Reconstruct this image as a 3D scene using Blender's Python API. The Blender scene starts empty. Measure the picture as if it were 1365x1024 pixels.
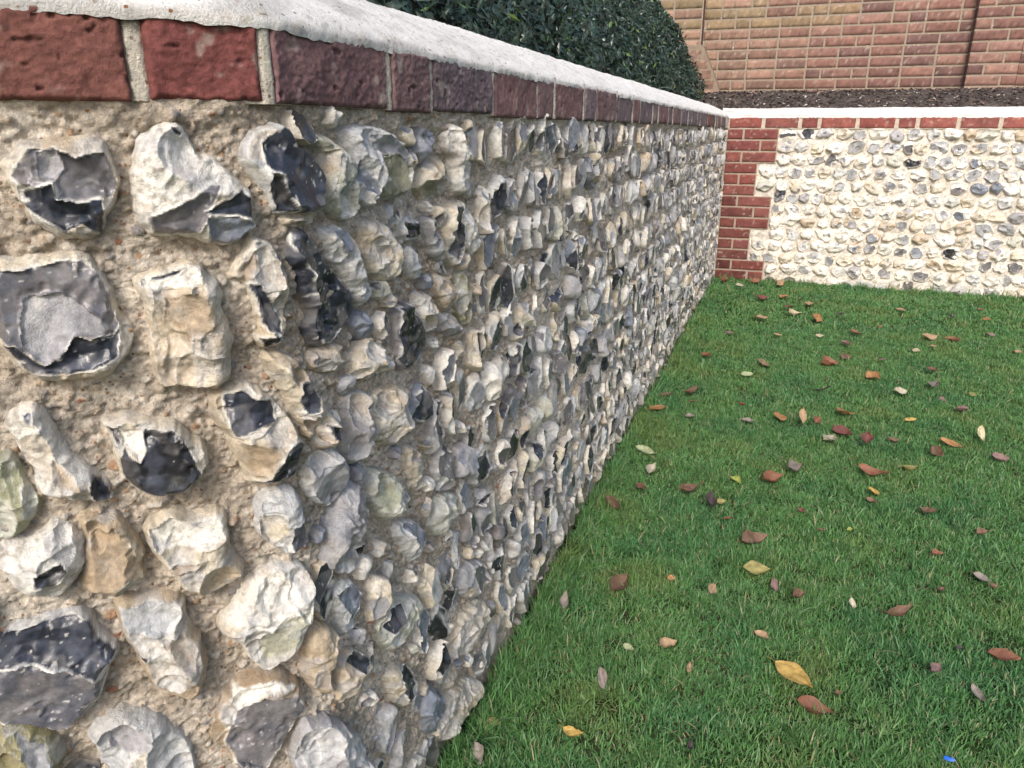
import bpy, math, random
import numpy as np

# ------------------------------------------------------------------ camera, sky, sun, exposure
S = bpy.context.scene
CAM_Z = 1.09
PITCH = math.radians(19.4)
FPX, CX, CY = 986.0, 682.5, 512.0
cam_d = bpy.data.cameras.new("camera")
cam_d.sensor_fit = 'HORIZONTAL'
cam_d.sensor_width = 36.0
cam_d.lens = FPX * 36.0 / 1365.0
cam_d.clip_start = 0.02
cam_d.clip_end = 3000
cam = bpy.data.objects.new("camera", cam_d)
cam.location = (0, 0, CAM_Z)
cam.rotation_euler = (math.pi / 2 - PITCH, 0, 0)
S.collection.objects.link(cam)
S.camera = cam
SUN_DIR = np.array([-0.20, -0.86, 0.66]); SUN_DIR /= np.linalg.norm(SUN_DIR)
W = bpy.data.worlds.new("World"); S.world = W; W.use_nodes = True
nt = W.node_tree
sky = nt.nodes.new("ShaderNodeTexSky"); sky.sky_type = 'NISHITA'; sky.sun_disc = False
sky.sun_elevation = math.asin(SUN_DIR[2])
sky.sun_rotation = math.atan2(SUN_DIR[0], SUN_DIR[1])
sky.dust_density = 3.0; sky.air_density = 1.0; sky.ozone_density = 1.0
nt.links.new(sky.outputs[0], nt.nodes["Background"].inputs[0])
nt.nodes["Background"].inputs[1].default_value = 0.13
sl = bpy.data.lights.new("sun", 'SUN'); sl.energy = 1.6; sl.angle = math.radians(15); sl.color = (1.0, 0.96, 0.91)
so = bpy.data.objects.new("sun", sl); S.collection.objects.link(so)
so.location = (-4, -8, 9)
from mathutils import Vector
so.rotation_euler = Vector(SUN_DIR.tolist()).to_track_quat('Z', 'Y').to_euler()
S.view_settings.view_transform = 'Standard'; S.view_settings.look = 'None'
S.view_settings.gamma = 1.0
S.view_settings.exposure = 0.78
S.cycles.max_bounces = 5
S.cycles.diffuse_bounces = 3

rng = np.random.default_rng(7)
COL = S.collection

# ------------------------------------------------------------------ numeric helpers
_T = np.random.default_rng(99).random(65536)
def _h(ix, iy, iz, seed):
    n = (ix * 73856093) ^ (iy * 19349663) ^ (iz * 83492791) ^ (seed * 2654435)
    n = (n ^ (n >> 13)) * 1274126177
    return _T[(n ^ (n >> 16)) & 65535]
def vn(x, y, z=0.0, seed=0):
    x = np.asarray(x, float); y = np.asarray(y, float); z = np.zeros_like(x) + z
    ix = np.floor(x).astype(np.int64); iy = np.floor(y).astype(np.int64); iz = np.floor(z).astype(np.int64)
    fx = x - ix; fy = y - iy; fz = z - iz
    fx = fx * fx * (3 - 2 * fx); fy = fy * fy * (3 - 2 * fy); fz = fz * fz * (3 - 2 * fz)
    def L(a, b, t): return a + (b - a) * t
    r = 0
    v = [[[ _h(ix + i, iy + j, iz + k, seed) for k in (0, 1)] for j in (0, 1)] for i in (0, 1)]
    c = [[L(v[i][j][0], v[i][j][1], fz) for j in (0, 1)] for i in (0, 1)]
    d = [L(c[i][0], c[i][1], fy) for i in (0, 1)]
    return L(d[0], d[1], fx) * 2 - 1
def fbm(x, y, z=0.0, seed=0, oct=3):
    r = 0; a = 1; t = 0
    for o in range(oct):
        r = r + a * vn(np.asarray(x) * 2 ** o, np.asarray(y) * 2 ** o, np.asarray(z) * 2 ** o, seed + o * 17); t += a; a *= .5
    return r / t * 1.5
def sm(a, b, x):
    t = np.clip((x - a) / (b - a), 0, 1); return t * t * (3 - 2 * t)
def mix(a, b, t):
    t = np.asarray(t)[..., None] if np.ndim(t) else t
    return np.asarray(a) * (1 - t) + np.asarray(b) * t

def mesh_obj(name, V, quads=None, tris=None, col=None, mat=None, parent=None, smooth=True):
    V = np.asarray(V, np.float32)
    me = bpy.data.meshes.new(name)
    nq = 0 if quads is None else len(quads); ntr = 0 if tris is None else len(tris)
    me.vertices.add(len(V)); me.vertices.foreach_set("co", V.ravel())
    idx = []; st = []; tot = []
    if nq:
        idx.append(np.asarray(quads, np.int32).ravel()); st.append(np.arange(nq) * 4); tot.append(np.full(nq, 4))
    if ntr:
        idx.append(np.asarray(tris, np.int32).ravel()); st.append(nq * 4 + np.arange(ntr) * 3); tot.append(np.full(ntr, 3))
    idx = np.concatenate(idx)
    me.loops.add(len(idx)); me.loops.foreach_set("vertex_index", idx)
    me.polygons.add(nq + ntr)
    me.polygons.foreach_set("loop_start", np.concatenate(st).astype(np.int32))
    me.polygons.foreach_set("loop_total", np.concatenate(tot).astype(np.int32))
    me.polygons.foreach_set("use_smooth", np.full(nq + ntr, smooth))
    if col is not None:
        a = me.color_attributes.new("col", 'FLOAT_COLOR', 'POINT')
        c = np.ones((len(V), 4), np.float32); c[:, :col.shape[1]] = col
        a.data.foreach_set("color", c.ravel())
    me.update(); me.validate()
    if mat: me.materials.append(mat)
    o = bpy.data.objects.new(name, me); COL.objects.link(o)
    if parent: o.parent = parent; o.matrix_parent_inverse = parent.matrix_world.inverted()
    return o
def grid_quads(nu, nv, base=0):
    i = np.arange(nu - 1)[:, None]; j = np.arange(nv - 1)[None, :]
    a = i * nv + j
    return np.stack([a, a + nv, a + nv + 1, a + 1], -1).reshape(-1, 4) + base
class Acc:
    def __init__(s): s.V = []; s.Q = []; s.T = []; s.C = []; s.n = 0
    def add(s, V, Q=None, T=None, C=None):
        s.V.append(V); s.C.append(C)
        if Q is not None and len(Q): s.Q.append(np.asarray(Q) + s.n)
        if T is not None and len(T): s.T.append(np.asarray(T) + s.n)
        s.n += len(V)
    def obj(s, name, mat, parent=None, smooth=True):
        return mesh_obj(name, np.concatenate(s.V), np.concatenate(s.Q) if s.Q else None, np.concatenate(s.T) if s.T else None,
                        np.concatenate(s.C), mat, parent, smooth)
def empty(name, loc, label, cat, group=None):
    o = bpy.data.objects.new(name, None); o.location = loc; o.empty_display_size = .2
    COL.objects.link(o); tag(o, label, cat, group); bpy.context.view_layer.update(); return o
def tag(o, label, cat, group=None, kind=None):
    o["label"] = label
    if cat: o["category"] = cat
    if group: o["group"] = group
    if kind: o["kind"] = kind
    return o

# ------------------------------------------------------------------ materials
def vmat(name, rough=.85, gloss_rough=None, var=.25, vscale=60, bump=.3, bscale=400, bdist=.001, spec=.4, trans=0.0, speck=None, vor=None):
    m = bpy.data.materials.new(name); m.use_nodes = True
    n = m.node_tree.nodes; l = m.node_tree.links; b = n["Principled BSDF"]
    at = n.new("ShaderNodeAttribute"); at.attribute_name = "col"
    geo = n.new("ShaderNodeNewGeometry")
    tc = geo.outputs["Position"]
    nz = n.new("ShaderNodeTexNoise"); nz.inputs["Scale"].default_value = vscale; nz.inputs["Detail"].default_value = 5
    nz.inputs["Roughness"].default_value = .65
    l.new(tc, nz.inputs["Vector"])
    mr = n.new("ShaderNodeMapRange"); mr.inputs[1].default_value = .25; mr.inputs[2].default_value = .75
    mr.inputs[3].default_value = 1 - var; mr.inputs[4].default_value = 1 + var
    l.new(nz.outputs["Fac"], mr.inputs[0])
    mul = n.new("ShaderNodeVectorMath"); mul.operation = 'SCALE'
    l.new(at.outputs["Color"], mul.inputs[0]); l.new(mr.outputs[0], mul.inputs["Scale"])
    out = mul.outputs[0]
    if speck:   # (scale, threshold, colour)
        v = n.new("ShaderNodeTexVoronoi"); v.inputs["Scale"].default_value = speck[0]; l.new(tc, v.inputs["Vector"])
        rp = n.new("ShaderNodeMapRange"); rp.inputs[1].default_value = speck[1]; rp.inputs[2].default_value = speck[1] + .02
        sp = n.new("ShaderNodeSeparateColor"); l.new(v.outputs["Color"], sp.inputs[0]); l.new(sp.outputs[0], rp.inputs[0])
        ds = n.new("ShaderNodeMapRange"); ds.inputs[1].default_value = .42; ds.inputs[2].default_value = .34; l.new(v.outputs["Distance"], ds.inputs[0])
        pm = n.new("ShaderNodeMath"); pm.operation = 'MULTIPLY'; l.new(rp.outputs[0], pm.inputs[0]); l.new(ds.outputs[0], pm.inputs[1])
        cr = n.new("ShaderNodeValToRGB"); e = cr.color_ramp.elements
        e[0].position = 0; e[0].color = (.24, .20, .17, 1); e[1].position = 1; e[1].color = (.62, .55, .46, 1)
        for p, c in ((.3, (.30, .15, .07, 1)), (.5, (.42, .36, .30, 1)), (.75, (.36, .20, .10, 1))):
            x = e.new(p); x.color = c
        l.new(sp.outputs[1], cr.inputs[0])
        mx = n.new("ShaderNodeMix"); mx.data_type = 'RGBA'; l.new(pm.outputs[0], mx.inputs[0]); l.new(out, mx.inputs[6]); l.new(cr.outputs[0], mx.inputs[7])
        out = mx.outputs[2]
    l.new(out, b.inputs["Base Color"])
    if gloss_rough is not None:
        g = n.new("ShaderNodeMapRange"); g.inputs[3].default_value = rough; g.inputs[4].default_value = gloss_rough
        l.new(at.outputs["Alpha"], g.inputs[0])
        ga = n.new("ShaderNodeMath"); ga.operation = 'MULTIPLY_ADD'; ga.inputs[1].default_value = .25
        sb = n.new("ShaderNodeMath"); sb.operation = 'SUBTRACT'; sb.inputs[1].default_value = .5; l.new(nz.outputs["Fac"], sb.inputs[0])
        l.new(sb.outputs[0], ga.inputs[0]); l.new(g.outputs[0], ga.inputs[2]); l.new(ga.outputs[0], b.inputs["Roughness"])
    else: b.inputs["Roughness"].default_value = rough
    b.inputs["Specular IOR Level"].default_value = spec
    if bump:
        bn = n.new("ShaderNodeTexNoise"); bn.inputs["Scale"].default_value = bscale; bn.inputs["Detail"].default_value = 4; bn.inputs["Roughness"].default_value = .7
        l.new(tc, bn.inputs["Vector"])
        bp = n.new("ShaderNodeBump"); bp.inputs["Strength"].default_value = bump; bp.inputs["Distance"].default_value = bdist
        l.new(bn.outputs["Fac"], bp.inputs["Height"])
        if gloss_rough is not None:
            iv = n.new("ShaderNodeMapRange"); iv.inputs[3].default_value = bump; iv.inputs[4].default_value = bump * .12
            l.new(at.outputs["Alpha"], iv.inputs[0]); l.new(iv.outputs[0], bp.inputs["Strength"])
        l.new(bp.outputs[0], b.inputs["Normal"])
    if trans:
        tr = n.new("ShaderNodeBsdfTranslucent"); l.new(out, tr.inputs[0])
        ms = n.new("ShaderNodeMixShader"); ms.inputs[0].default_value = trans
        l.new(b.outputs[0], ms.inputs[1]); l.new(tr.outputs[0], ms.inputs[2])
        l.new(ms.outputs[0], n["Material Output"].inputs["Surface"])
    return m
M_FLINT = vmat("flint_stone", .62, .20, .34, 170, 1.0, 460, .0030, .5)
M_MORTAR = vmat("lime_mortar", .95, None, .32, 260, 1.0, 380, .0045, .2, speck=(230, .88))
M_MORTARF = vmat("pale_mortar", .95, None, .2, 60, .8, 300, .002, .2, speck=(110, .8))
M_BRICK = vmat("red_brick", .92, None, .34, 190, .8, 380, .0015, .25)
M_BRICKF = vmat("garden_brick", .9, None, .22, 22, .6, 200, .002, .25)
M_COPE = vmat("cement_coping", .95, None, .16, 260, 1.0, 420, .004, .2, speck=(200, .93))
M_GRASS = vmat("grass_blade", .5, None, .12, 8, 0, 1, 1, .35, trans=.3)
M_LEAF = vmat("dry_leaf", .6, None, .3, 130, .5, 300, .001, .35, trans=.15)
M_HEDGE = vmat("hedge_leaf", .36, None, .3, 20, 0, 1, 1, .6, trans=.08)
M_SOIL = vmat("soil", 1.0, None, .5, 40, 1.0, 90, .01, .1)
M_WOOD = vmat("bark", .9, None, .35, 60, .8, 120, .004, .2)
M_PLAST = vmat("blue_plastic", .35, None, .05, 30, 0)

# ------------------------------------------------------------------ picture ray helpers (used once, to find where on the wall or lawn a thing stands)
cp, sp_ = math.cos(PITCH), math.sin(PITCH)
def ray(x, y):
    dx, dy = x - CX, y - CY
    return np.array([dx, FPX * cp - dy * sp_, -(FPX * sp_ + dy * cp)])
def ground(x, y, z=0.0):
    r = ray(x, y); t = (z - CAM_Z) / r[2]
    return np.array([r[0] * t, r[1] * t, z])

# ------------------------------------------------------------------ wall curves
class Path:
    def __init__(s, p0, s0, s1, az):   # az(s): azimuth (clockwise from +Y) of the direction of growing s; p0 = point at s = 0
        s.s = np.arange(s0, s1 + .002, .004)
        a = np.radians(az(s.s)); d = np.stack([np.sin(a), np.cos(a)], 1)
        P = np.concatenate([[[0, 0]], np.cumsum((d[1:] + d[:-1]) / 2 * .004, 0)])
        i0 = np.argmin(abs(s.s)); s.P = P - P[i0] + np.array(p0)
        s.N = np.stack([d[:, 1], -d[:, 0]], 1)        # to the lawn side
    def at(s, q, off, z):
        q = np.asarray(q, float)
        px = np.interp(q, s.s, s.P[:, 0]); py = np.interp(q, s.s, s.P[:, 1])
        nx = np.interp(q, s.s, s.N[:, 0]); ny = np.interp(q, s.s, s.N[:, 1])
        return np.stack([px + nx * off, py + ny * off, np.zeros_like(px) + z], -1)
    def hit(s, x, y, off=.008):
        r = ray(x, y); Q = s.P + s.N * off
        c = Q[:, 0] * r[1] - Q[:, 1] * r[0]
        k = np.where(c[:-1] * c[1:] <= 0)[0]
        if len(k) == 0: return None
        k = k[0]; t = c[k] / (c[k] - c[k + 1]); q = Q[k] + (Q[k + 1] - Q[k]) * t
        T = (q @ r[:2]) / (r[:2] @ r[:2])
        return s.s[k] + t * .004, CAM_Z + r[2] * T
NEAR = Path((-.2255, .741), -1.5, 5.05, lambda q: 20.1 + 40 * sm(.05, -.07, q) if False else 20.1 + 40 * (1 - sm(-.07, .05, q)))
CORNER = NEAR.at(np.array([5.01]), 0, 0)[0]
FAR = Path((CORNER[0], CORNER[1]), -.3, 5.2, lambda q: 108.5 + 0 * q)
def zb_near(q): return CAM_Z + .018 - .045 * np.clip(np.asarray(q, float) / 5.0, -.1, 1.1)
def zb_far(q): return CAM_Z - .027 + 0 * np.asarray(q, float)

# ------------------------------------------------------------------ colours
PAL = dict(
    white=(.80, .76, .68), cream=(.68, .60, .47), buff=(.50, .40, .28), tan=(.38, .28, .18), brown=(.22, .14, .08), rust=(.36, .17, .06),
    grey=(.34, .34, .35), lilac=(.36, .35, .36), pale=(.58, .58, .57), blue=(.20, .22, .26), navy=(.026, .029, .040), black=(.022, .022, .025),
    smoke=(.16, .15, .155), olive=(.26, .24, .12), green=(.34, .35, .22), sage=(.50, .50, .42))
DARKS = {'navy', 'black', 'smoke', 'blue'}

def cortex(base, X, Y, seed, stain=.5):
    c = np.asarray(PAL[base] if isinstance(base, str) else base) * np.ones((len(X), 3))
    n1 = fbm(X / .03, Y / .03, seed * 3.1, seed, 3); n2 = fbm(X / .009, Y / .009, seed * 1.7, seed + 5, 3)
    c = mix(c, np.array(PAL['white']), sm(.1, .8, n1) * .55)
    c = mix(c, np.array((.42, .30, .18)), sm(.05, .75, -n1 + .3 * n2) * stain)
    n3 = fbm(X / .0035, Y / .0035, seed * 1.9, seed + 8, 2); c = mix(c, np.array((.25, .22, .19)), sm(.45, .8, n3) * .55)
    c = mix(c, np.array((.46, .47, .50)), sm(.0, .5, fbm(X / .02, Y / .016, seed * 4.1, seed + 12, 2)) * .40)
    c = mix(c, np.array((.30, .24, .17)), sm(.45, .9, -n2) * .45)
    return c * (1 + .10 * n2[:, None])
def facet_col(kind, X, Y, seed):
    b = np.asarray(PAL[kind]); c = b * np.ones((len(X), 3))
    n1 = fbm(X / .022, Y / .022, seed * 2.3, seed + 40, 3); n2 = fbm(X / .005, Y / .005, seed * 1.3, seed + 50, 2)
    if kind in DARKS:
        c = mix(c, np.array((.20, .19, .19)), sm(.05, .35, n1) * (.5 if kind != 'black' else .25))
        c = mix(c, np.array((.075, .082, .105)), sm(.1, .6, -n1) * .6)
        c = mix(c, np.array((.56, .54, .50)), sm(.80, 1.0, n2) * .7)
    else:
        c = mix(c, c * .5, sm(.0, .5, n1) * .7); c = mix(c, c * .55, sm(.1, .7, fbm(X / .009, Y / .012, seed * 1.1, seed + 61, 3)) * .5); c = mix(c, np.array(PAL['white']), sm(.3, .9, -n1) * .35)
    return c

def poly_sdf(X, Y, P):
    d = np.full(X.shape, 1e9); ins = np.zeros(X.shape, bool); n = len(P)
    for i in range(n):
        ax, ay = P[i]; bx, by = P[(i + 1) % n]
        ex, ey = bx - ax, by - ay; t = np.clip(((X - ax) * ex + (Y - ay) * ey) / (ex * ex + ey * ey + 1e-12), 0, 1)
        d = np.minimum(d, np.hypot(X - ax - t * ex, Y - ay - t * ey))
        c = ((ay > Y) != (by > Y))
        with np.errstate(divide='ignore', invalid='ignore'):
            xi = (bx - ax) * (Y - ay) / (by - ay + 1e-15) + ax
        ins ^= c & (X < xi)
    return np.where(ins, d, -d)
def chaikin(P, k=1):
    P = np.asarray(P, float)
    for _ in range(k):
        Qn = np.roll(P, -1, 0); P = np.stack([P * .8 + Qn * .2, P * .2 + Qn * .8], 1).reshape(-1, 2)
    return P

# ------------------------------------------------------------------ traced flints of the near wall: outline; base colour; facets (kind, outline)
H = [
 ("cream", .9, [0,218,35,190,75,188,135,188,143,205,160,238,158,262,142,290,138,312,105,323,70,312,42,295,32,270,12,240],
  [("smoke",[10,236,40,200,70,197,100,210,140,202,157,245,150,262,137,265,103,270,76,265,70,243,35,250]),("navy",[32,255,70,243,76,265,103,270,137,265,137,284,139,314,127,310,109,299,86,307,55,290,33,277]),("lilac",[50,206,75,200,84,225,72,240,52,236])]),
 ("white", 1.15, [177,224,189,185,219,165,240,165,258,189,265,208,285,212,304,226,328,249,343,261,343,292,348,304,336,312,322,325,304,329,281,327,258,317,207,314,185,302,183,284,185,257],
  [("smoke",[195,289,242,271,277,249,293,247,277,284,265,308,254,312,207,312]),("black",[273,283,322,254,338,265,340,292,316,287]),("blue",[275,290,316,289,342,296,330,316,304,327,281,325]),("blue",[226,167,244,177,242,182,234,179])]),
 ("pale", 1.0, [326,208,343,181,375,171,385,165,401,189,417,199,426,214,438,232,437,265,434,285,401,287,372,283,364,252,348,236],
  [("navy",[356,192,384,167,401,190,417,200,437,232,436,262,432,280,401,286,386,262,378,234,360,226]),("black",[360,230,378,234,386,260,398,282,374,283,365,252])]),
 ("cream", .7, [385,292,405,283,434,285,428,296,410,303,393,301], []),
 ("sage", 1.1, [426,178,458,185,479,209,482,242,485,283,473,296,452,283,442,265,442,248,446,228,444,203,436,189], [("buff",[444,203,452,200,450,240,445,262,442,248])]),
 ("pale", 1.1, [473,175,491,167,516,170,534,179,551,201,554,232,548,261,526,267,512,257,503,267,501,281,487,265,485,236,481,207],
  [("grey",[505,180,530,180,548,205,550,220,534,205,516,209]),("olive",[516,209,534,205,549,222,548,257,526,266,514,253]),("blue",[485,211,504,248,503,265,487,242])]),
 ("blue", .8, [569,170,586,173,588,191,579,211,573,224,565,201], []),
 ("cream", .8, [577,218,592,209,608,220,606,236,602,261,583,269,567,253,573,238], [("olive",[567,253,575,240,595,245,600,262,583,268])]),
 ("white", 1.0, [602,177,612,162,620,175,633,207,633,248,625,263,614,253,614,218,604,197], []),
 ("navy", .7, [402,308,418,303,433,324,443,344,464,367,483,395,484,420,467,442,455,460,437,462,427,445,428,418,420,400,415,366,400,348,396,328],
  [("navy",[403,309,418,305,433,326,443,346,464,369,482,397,483,420,466,440,454,457,441,458,434,441,436,417,429,399,424,362,408,344,402,328])]),
 ("pale", .8, [437,305,464,303,482,313,489,336,489,356,504,376,507,397,497,410,487,397,469,366,449,338], [("blue",[452,308,470,306,476,330,462,340])]),
 ("cream", .9, [499,293,520,293,535,310,541,341,537,371,522,376,507,366,497,331], [("buff",[510,330,522,325,526,345,514,352])]),
 ("pale", .9, [545,295,563,288,572,298,570,318,555,325,545,310], [("black",[551,297,570,298,569,315,553,319])]),
 ("pale", .6, [557,331,568,331,575,369,565,373,558,354], []),
 ("lilac", .8, [576,290,591,293,599,326,601,349,592,343,581,318], [("blue",[580,294,591,297,593,318,584,316])]),
 ("cream", 1.0, [605,270,622,268,628,318,618,358,608,341,602,310], [("navy",[609,276,622,275,625,316,617,350,611,338,606,310])]),
 ("white", .8, [624,266,640,285,646,330,637,343,629,325], []),
 ("smoke", 1.0, [542,410,558,404,571,425,574,463,564,485,548,497,540,483,540,443], [("black",[544,412,558,407,570,427,572,463,562,482,549,494,542,480,543,443])]),
 ("white", .8, [568,389,588,397,593,417,596,437,578,445,570,412], [("buff",[572,420,592,420,594,436,579,443])]),
 ("blue", .6, [492,417,510,420,513,443,502,455,489,443], []),
 ("cream", .9, [507,450,522,463,535,481,534,496,507,505,482,508,480,486,494,468], [("pale",[520,470,533,481,532,494,522,488])]),
 ("buff", .7, [431,478,454,460,471,460,479,481,464,498,438,497], []),
 ("grey", .8, [598,422,616,417,626,443,621,448,603,446], []),
 ("buff", .7, [593,369,616,372,620,402,609,418,598,402], []),
 ("olive", .7, [624,359,636,366,637,432,629,438,621,407], []),
 ("cream", .8, [-6,354,23,352,94,340,112,344,134,362,148,394,152,412,164,431,180,437,179,455,164,484,152,503,131,511,94,511,49,512,28,500,0,463,-8,440],
  [("smoke",[-6,364,20,362,40,358,90,349,111,352,132,368,146,396,152,418,160,438,150,449,98,449,82,478,60,486,20,462,-6,455]),("navy",[20,462,60,487,82,478,98,450,152,450,160,438,156,474,122,492,90,497,36,498,2,464]),("lilac",[30,400,80,390,140,430,146,446,98,446,78,474,60,484,30,460])]),
 ("cream", 1.3, [184,373,212,366,247,352,259,349,271,357,273,366,290,376,298,392,299,422,311,441,311,493,306,509,292,523,273,521,245,516,217,519,207,493,200,415,189,390],
  [("white",[187,374,245,354,268,354,267,377,225,384,205,386,191,384]),("blue",[203,373,247,358,240,366,215,374]),("tan",[220,392,268,386,285,410,278,440,250,450,222,430])]),
 ("cream", .9, [343,319,365,322,381,336,393,371,395,392,386,418,388,446,376,465,357,469,346,453,353,441,346,404,334,380,308,373,320,355,339,331],
  [("tan",[312,370,325,352,345,334,350,362,332,374]),("navy",[336,380,350,382,360,398,372,415,381,430,378,446,358,440,352,425,345,400]),("black",[348,452,376,449,370,460,357,467])]),
 ("cream", 1.1, [284,535,299,525,322,518,345,520,368,535,383,548,403,571,406,596,398,616,391,634,363,647,332,650,330,632,315,604,307,586,292,571],
  [("navy",[299,530,322,522,342,533,368,538,368,563,342,571,312,581,304,553]),("tan",[312,589,355,587,370,599,358,622,342,634,332,629]),("black",[383,589,398,585,403,596,393,627,368,642,350,642,358,629,373,606])]),
 ("cream", .9, [360,478,378,474,400,480,412,498,428,523,450,558,456,585,448,600,435,598,415,580,404,562,395,532,380,512,365,500],
  [("tan",[385,486,405,486,410,508,400,526,388,512]),("navy",[402,512,412,508,421,530,420,548,410,552,401,534]),("tan",[405,560,430,561,440,590,415,577]),("navy",[436,566,450,570,448,588,440,586])]),
 ("white", 1.0, [2,567,28,553,45,545,56,555,70,581,84,602,110,621,127,637,150,658,150,670,117,673,103,672,80,664,52,659,49,632,35,614,23,590],
  [("blue",[28,555,41,550,40,566]),("navy",[121,632,136,642,150,661,148,670,127,670,120,656]),("tan",[70,612,96,630,106,652,80,650,68,634])]),
 ("cream", 1.0, [138,570,169,561,199,565,234,568,243,576,257,593,274,596,282,622,274,635,261,648,241,663,213,664,180,656,161,636,158,614,150,586],
  [("black",[192,573,232,574,245,585,254,604,268,632,258,645,240,660,213,661,180,653,162,634,161,612,167,600,176,612,188,616,194,600]),("smoke",[142,572,160,574,160,594,150,586]),("white",[157,578,190,574,193,600,186,616,176,604,166,592])]),
 ("green", .9, [-10,612,15,618,35,650,54,672,50,695,30,715,10,727,-10,727], []),
 ("white", 1.1, [-6,741,48,722,73,702,92,708,112,726,112,755,100,785,73,801,37,799,7,777,-6,765], [("black",[44,759,81,742,90,755,70,772,48,776])]),
 ("buff", 1.0, [101,689,147,689,168,704,183,730,194,741,187,762,198,777,157,800,139,796,107,795,117,755,117,722],
  [("tan",[120,726,150,702,178,735,182,760,148,792,112,790]),("sage",[157,797,152,782,172,774,196,778])]),
 ("cream", 1.1, [194,711,227,689,256,697,300,684,308,715,308,737,330,766,304,788,271,800,238,783,205,737],
  [("white",[198,712,228,692,256,700,298,688,304,716,262,728,210,735]),("brown",[220,757,240,748,264,742,256,752,234,760])]),
 ("pale", 1.0, [344,671,370,660,403,654,414,704,417,730,388,744,374,738,348,719], [("smoke",[388,702,412,690,415,728,392,738]),("cream",[348,692,376,686,385,712,372,732,350,716])]),
 ("pale", .9, [433,606,458,601,470,614,470,642,461,670,448,680,430,668,420,657,418,634], [("grey",[424,632,458,612,469,640,460,668,448,678,430,664])]),
 ("lilac", 1.0, [484,525,499,523,508,540,510,576,502,606,484,623,474,616,471,571,476,540], []),
 ("cream", .9, [512,520,542,513,554,520,552,558,542,589,527,595,514,589,510,558], []),
 ("blue", .9, [566,528,575,508,583,535,585,558,573,568,557,561], [("navy",[567,530,575,514,581,536,582,556,573,563,560,559])]),
 ("lilac", 1.0, [474,644,494,643,498,660,494,688,486,708,496,731,491,754,471,770,448,762,446,723,458,693,466,662], [("black",[481,733,493,726,494,741,484,743])]),
 ("sage", 1.0, [507,632,524,627,540,639,543,655,540,682,529,696,517,693,505,667], [("green",[512,640,526,636,530,660,520,690,510,668])]),
 ("pale", .8, [542,698,565,695,578,718,562,754,552,742,537,713], [("blue",[546,700,562,699,570,718,556,730])]),
 ("sage", .8, [590,662,616,657,621,672,603,710,590,719,584,698], []),
 ("cream", .8, [552,599,565,597,576,622,576,652,565,659,556,629], [("brown",[556,603,565,601,569,614,560,616])]),
 ("pale", .9, [644,604,656,592,660,616,657,642,639,652,632,632], [("navy",[645,612,654,602,657,620,652,640,640,646,638,630])]),
 ("white", 1.3, [330,788,366,763,403,755,425,774,423,817,410,847,396,876,355,899,337,884,326,865,300,854,297,839,319,814],
  [("green",[345,850,380,815,408,812,400,850,380,876,352,885])]),
 ("buff", 1.2, [157,810,205,801,234,799,249,810,245,836,267,858,275,887,278,913,264,939,234,936,205,917,187,883,161,843],
  [("pale",[160,814,205,804,240,804,244,822,222,844,186,842,164,836]),("brown",[215,850,246,842,262,862,258,890,236,880]),("black",[180,872,196,872,194,880,184,880])]),
 ("pale", 1.0, [-10,852,44,836,103,822,121,831,132,850,161,869,147,896,136,928,114,961,81,981,37,976,-10,972],
  [("navy",[-10,855,44,839,103,825,120,833,130,852,156,869,128,902,92,888,30,884,-10,900]),("smoke",[-10,903,30,887,92,891,128,905,142,900,132,927,112,956,81,976,37,972,-10,968])]),
 ("pale", .9, [114,982,154,956,205,963,253,996,266,1040,200,1050,147,1040], [("lilac",[150,972,200,972,205,990,170,1006,148,1000])]),
 ("olive", .8, [-10,983,40,979,75,995,90,1024,60,1055,-10,1055], [("grey",[20,985,60,995,70,1020,40,1030])]),
 ("tan", 1.0, [281,986,314,920,370,904,403,915,412,942,387,984,355,1034,315,1026,293,1002],
  [("smoke",[319,953,352,924,396,927,408,944,386,982,354,1030,318,1020,303,996]),("white",[314,924,368,908,398,918,352,922,318,950,310,944])]),
 ("buff", .9, [412,854,440,832,462,847,459,876,451,898,458,925,432,932,410,905], []),
 ("buff", .9, [462,887,480,865,500,876,496,920,472,936,456,940], [("navy",[468,884,481,869,496,880,484,900])]),
 ("pale", .8, [454,795,480,773,494,788,485,839,472,854,463,825], [("blue",[460,797,480,780,488,795,478,830])]),
 ("lilac", 1.0, [388,1030,403,968,452,957,491,986,500,1040,440,1050], []),
 ("cream", .8, [523,898,551,882,568,915,551,949,529,934], [("navy",[535,900,552,888,562,914,550,940])]),
 ("blue", .8, [582,915,602,930,594,977,574,984,570,950], []),
 ("cream", 1.0, [607,926,641,902,645,926,626,954,609,988,588,993,590,960], []),
 ("sage", .9, [512,837,529,809,563,792,574,809,557,848,534,871,516,862], [("navy",[518,838,530,816,545,806,542,830,526,846])]),
 ("cream", .9, [603,876,622,825,652,797,662,820,641,866,612,884], []),
 ("grey", .8, [630,753,652,747,660,775,636,804,620,792], [("smoke",[634,758,650,753,655,774,638,792])]),
]

near_root = empty("flint_wall", (float(NEAR.at(np.array([1.5]), 0, 0)[0][0]), float(NEAR.at(np.array([1.5]), 0, 0)[0][1]), 0),
                  "long knapped flint wall curving in close beside the lawn, with white domed coping", "wall", "flint garden walls round the lawn")
far_root = empty("flint_wall", (float(CORNER[0] + 2), float(CORNER[1] - .67), 0),
                 "pale flint wall across the far end of the lawn with red brick quoin at its corner", "wall", "flint garden walls round the lawn")

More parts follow.
